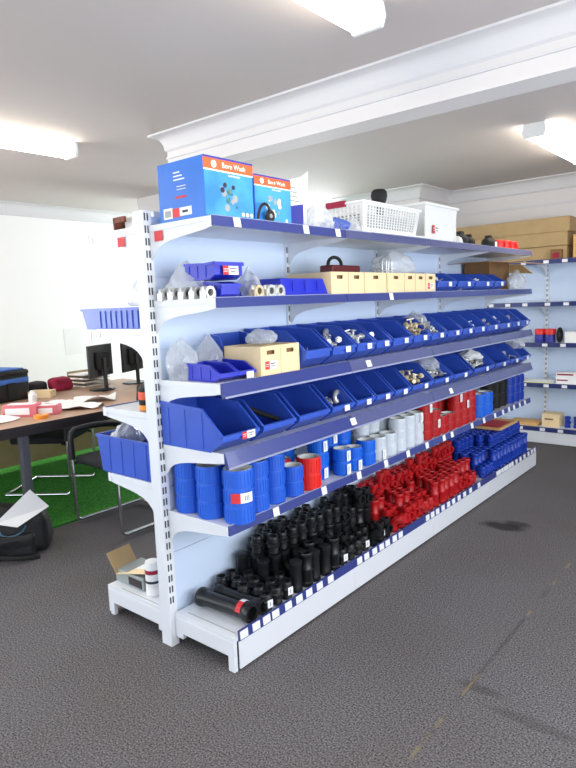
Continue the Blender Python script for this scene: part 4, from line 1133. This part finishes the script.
# laptop bag on the floor with a sheet of paper
def nz(v, s=3, a=.03, o=0): return a*noise.noise(v*s+Vector((o, o, o)))
B = thing('laptop_bag', 'black soft bag slumped on the carpet in front of the desk', 'bag', (-1.74, .09, 0), -.55+PI/2)
def bagfn(v):
    v = v.copy(); k = v.z/.36
    v.y *= 1-.45*k+.0; v.x *= 1-.12*k
    v.z += .05*noise.noise(Vector((v.x*5, v.y*5, 1)))*k - .06*k*(abs(v.x)/.25)**2*(1 if v.x > 0 else .3)
    v.x += nz(v, 6, .03); v.y += nz(v, 7, .03, 4); v.z = max(0, v.z)
    return v
rbox(.56, .32, .30, .06, 3, bagfn).build('bag_body', 'bagfab', B)
def pocketfn(v):
    v = v.copy(); v.x += nz(v, 7, .02); v.y += nz(v, 8, .02, 2); v.z = max(0, v.z); return v
rbox(.34, .08, .15, .03, 3, pocketfn).build('front_pocket', 'bagfab', B, loc=(.02, -.165, .0))
MB().tube(bez((-.2, -.12, .2), (-.26, -.25, .1), (0, -.32, .04), (.2, -.22, .012), 14), .014, 8).build('shoulder_strap', 'blackm', B)
MB().tube(bez((-.02, -.13, .17), (-.01, -.19, .13), (.12, -.2, .14), (.13, -.13, .19), 10), .006, 8).build('handle', mat('handle_teal', (60, 100, 120), .4), B)
MB().lathe([(.012, -.004), (.018, -.004), (.018, .004), (.012, .004)], 12, T=Matrix.Translation((-.15, -.15, .2)) @ Matrix.Rotation(1.2, 4, 'X'), close=True).build('buckle', 'metal', B)
MB().lathe([(.012, -.004), (.018, -.004), (.018, .004), (.012, .004)], 12, T=Matrix.Translation((-.145, -.165, .168)) @ Matrix.Rotation(1.5, 4, 'X'), close=True).build('buckle', 'metal', B)
pq = [Vector(v) for v in ((-1.62, -.03, .235), (-1.60, .20, .395), (-1.55, .29, .27), (-1.54, .07, .20))]
pn = (pq[1]-pq[0]).cross(pq[3]-pq[0]).normalized()*.004
o = MB().add(pq+[v+pn for v in pq], [(0, 3, 2, 1), (4, 5, 6, 7), (0, 1, 5, 4), (1, 2, 6, 5), (2, 3, 7, 6), (3, 0, 4, 7)]).build('paper_sheet', 'paper')
tag(o, 'white paper sheets sticking up out of the black bag', 'paper')

# things on the desk
def monitor(loc, rz, label):
    t = thing('computer_monitor', label, 'monitor', loc, rz)
    MB().box(-.215, .215, -.012, .012, .13, .43).build('screen_panel', 'screen', t, bevel=.004)
    MB().box(-.11, .11, -.035, -.012, .2, .36).build('rear_housing', 'blackm', t, bevel=.006)
    MB().box(-.025, .025, -.05, -.034, .01, .3).build('stand', 'black', t)
    MB().lathe([(.11, 0), (.12, .003), (.12, .012), (.02, .016), (0, .016)], 24).build('base', 'black', t)
    return t
a = math.atan2(.76, -.64)-.22
monitor((-3.0, 1.69, DZ), a, 'black computer monitor with its back to the shelving, left of the pair')
monitor((-3.12, 2.15, DZ), a-.05, 'black computer monitor nearest the upright, right of the pair')
t = thing('cooler_bag', 'black and blue insulated bag on the far side of the desk', 'bag', (-3.28, .83, DZ), .25)
rbox(.34, .40, .23, .02, 2).build('bag_body', 'bagfab', t)
rbox(.345, .405, .07, .02, 2).build('blue_band', 'coolb', t, loc=(0, 0, .14))
rbox(.35, .41, .05, .02, 2).build('lid', 'bagfab', t, loc=(0, 0, .215))
MB().box(.174, .186, -.04, .04, .02, .16).build('buckle_strap', 'blackm', t)
rbox(.30, .34, .014, .005, 1).build('lid_pocket', 'coolb', t, loc=(0, 0, .264))
t = thing('white_bottle', 'small white bottle on the desk beside the cooler bag', 'bottle', (-2.87, .93, DZ))
MB().lathe([(.03, 0), (.034, .004), (.034, .07), (.02, .085), (.016, .09)], 18).build('bottle_body', 'white', t); MB().lathe([(.018, .09), (.018, .105), (0, .105)], 14).build('cap', 'white', t)
def print_box(loc, sx, sy, sz, rz, label, m1='redbox'):
    t = thing('small_carton', label, 'box', loc, rz)
    MB().box(-sx/2, sx/2, -sy/2, sy/2, 0, sz).build('carton_body', m1, t, bevel=.002)
    MB().box(-sx*.42, sx*.3, -sy/2-.001, -sy/2, sz*.2, sz*.75).build('white_panel', 'paper', t)
    MB().box(-sx*.4, sx*.4, -sy*.35, sy*.35, sz, sz+.001).build('top_panel', 'paper', t)
    return t
print_box((-2.32, .56, DZ), .24, .13, .09, .75, 'red and white carton on the desk, left one of two')
print_box((-2.22, .70, DZ), .18, .11, .07, .75, 'red and white carton on the desk beside the orange tape')
t = thing('tape_roll', 'orange tape roll lying on the desk edge', 'tape', (-2.09, .58, DZ))
MB().lathe([(.03, 0), (.052, 0), (.052, .026), (.03, .026)], 24, close=True).build('tape_ring', 'orange', t)
MB().lathe([(.026, 0), (.0298, 0), (.0298, .026), (.026, .026)], 20, close=True).build('core', 'carton', t)
def sheet(loc, sx, sy, rz, label, amp=.012, seed=0, nm='paper_sheet', m='paper'):
    mb = MB(); n = 8; vs = []
    for z0 in (0, .0015):
        for i in range(n+1):
            for j in range(n+1):
                u, v = i/n-.5, j/n-.5
                vs.append((u*sx, v*sy, z0+.001+amp*(.5+noise.noise(Vector((u*3+seed, v*3, seed))))))
    k = (n+1)**2; q = lambda i, j: i*(n+1)+j
    fs = []
    for i in range(n):
        for j in range(n):
            fs.append((q(i, j), q(i, j+1), q(i+1, j+1), q(i+1, j))); fs.append((k+q(i, j), k+q(i+1, j), k+q(i+1, j+1), k+q(i, j+1)))
    for i in range(n):
        for (a_, b_) in (((i, 0), (i+1, 0)), ((i, n), (i+1, n)), ((0, i), (0, i+1)), ((n, i), (n, i+1))):
            fs.append((q(*a_), q(*b_), k+q(*b_), k+q(*a_)))
    mb.add(vs, fs, 0, True); o = mb.build(nm, m, None, loc, rz); tag(o, label, 'paper'); return o
sheet((-2.35, .27, DZ), .42, .3, .3, 'white papers spread at the left end of the desk', .02, 1)
sheet((-2.25, .98, DZ), .36, .26, .75, 'thick white papers on the desk edge right of the orange tape', .035, 2)
sheet((-2.45, 1.25, DZ), .34, .22, .9, 'crumpled white papers in front of the monitor', .05, 3)
sheet((-2.62, 1.02, DZ), .25, .2, .2, 'white sheet on the middle of the desk', .02, 4)
o = MB().box(-.1, .1, -.07, .07, 0, .06).build('brown_box', 'carton', None, loc=(-3.12, 1.15, DZ), rz=.7, bevel=.002); tag(o, 'small open brown box on the far side of the desk', 'box')
o = rbox(.14, .22, .13, .04, 3, lambda v: v+Vector((nz(v, 8, .03), nz(v, 7, .03, 3), 0))).build('maroon_pouch', 'maroon', None, loc=(-3.38, 1.48, DZ), rz=.2); tag(o, 'maroon cloth pouch on the desk before the stacked trays', 'pouch')
o = rbox(.16, .22, .11, .04, 3, lambda v: v+Vector((nz(v, 8, .03, 6), nz(v, 7, .03, 5), 0))).build('black_pouch', 'fabric', None, loc=(-3.42, 1.24, DZ), rz=.4); tag(o, 'black crumpled pouch on the desk left of the maroon pouch', 'pouch')
t = thing('letter_tray', 'stacked letter trays with papers beside the left monitor', 'letter tray', (-3.42, 1.82, DZ), .1)
for k in range(4):
    MB().box(-.13, .13, -.16, .16, .002+.038*k, .006+.038*k).box(-.13, -.126, -.16, .16, .006+.038*k, .038+.038*k).build('tray', 'tan', t)
    MB().box(-.12, .12, -.15, .15, .0065+.038*k, .018+.038*k).build('paper_stack', 'paper', t)
t = thing('cable_bundle', 'small tangle of cables at the foot of the left monitor', 'cable', (-2.88, 1.62, DZ+.006))
MB().tube([(.05*math.cos(a*1.0)+.01*a*.3, .07*math.sin(a*1.3), .008+.01*abs(math.sin(a))) for a in [i*.4 for i in range(40)]], .004, 6).build('cable', 'blackm', t)
# faint notices pinned to the left wall
for i, (y, z, w_, h_) in enumerate(((2.1, 1.3, .21, .3), (2.45, 1.25, .21, .3))):
    o = MB().box(XL+.001, XL+.003, y, y+w_, z-h_, z).build('wall_notice', 'paper'); tag(o, 'white paper notice on the left wall, %s of two behind the desk' % ORD[i], 'notice', 'notices on the left wall')

# ------------------------------------------------------------------ light
def area(name, loc, rot, sx, sy, e, col=(1, 1, 1)):
    l = bpy.data.lights.new(name, 'AREA'); l.shape = 'RECTANGLE'; l.size = sx; l.size_y = sy; l.energy = e; l.color = col
    o = bpy.data.objects.new(name, l); COL.objects.link(o); o.location = loc; o.rotation_euler = rot; return o
area('unseen_window_light', (-1.25, YN-.12, 1.32), (PI/2-.25, 0, 0), 5.3, 1.95, 64, (.86, .93, 1.0))  # added light at the unseen front window
area('unseen_window_light', (XL-.12, -2.1, 1.55), (0, -PI/2, 0), 1.3, 2.6, 60, (.9, .95, 1.0))
area('unseen_window_light', (-3.1, YB+.12, 1.6), (-PI/2+.45, 0, 0), 2.0, 1.4, 95, (.93, .96, 1.0))  # added light at the hidden back window, aimed along the left wall
area('unseen_window_light', (XR+.12, .4, 1.45), (0, PI/2-.2, 0), 1.5, 5.2, 80, (.93, .96, 1.0))  # added light at the unseen right window, aimed into the shelves
wd = bpy.data.worlds.new('world'); scene.world = wd; wd.use_nodes = True
wd.node_tree.nodes['Background'].inputs[0].default_value = (.8, .9, 1, 1); wd.node_tree.nodes['Background'].inputs[1].default_value = 1.0

# ------------------------------------------------------------------ camera
cam = bpy.data.cameras.new('camera'); co = bpy.data.objects.new('camera', cam); COL.objects.link(co)
cam.sensor_fit = 'AUTO'; cam.sensor_width = 36; cam.lens = 612/768*36; cam.clip_start = .05
Rw = Matrix(((.770, -.055, .636), (.637, .127, -.760), (-.039, .990, .133)))
q = Rw.to_quaternion()
co.rotation_mode = 'QUATERNION'; co.rotation_quaternion = q; co.location = (2.062, -1.607, 1.5)
scene.camera = co
vs = scene.view_settings
scene.display_settings.display_device = 'sRGB'
vs.view_transform = 'Standard'; vs.look = 'None'; vs.gamma = 1; vs.use_curve_mapping = False; vs.exposure = 0.68
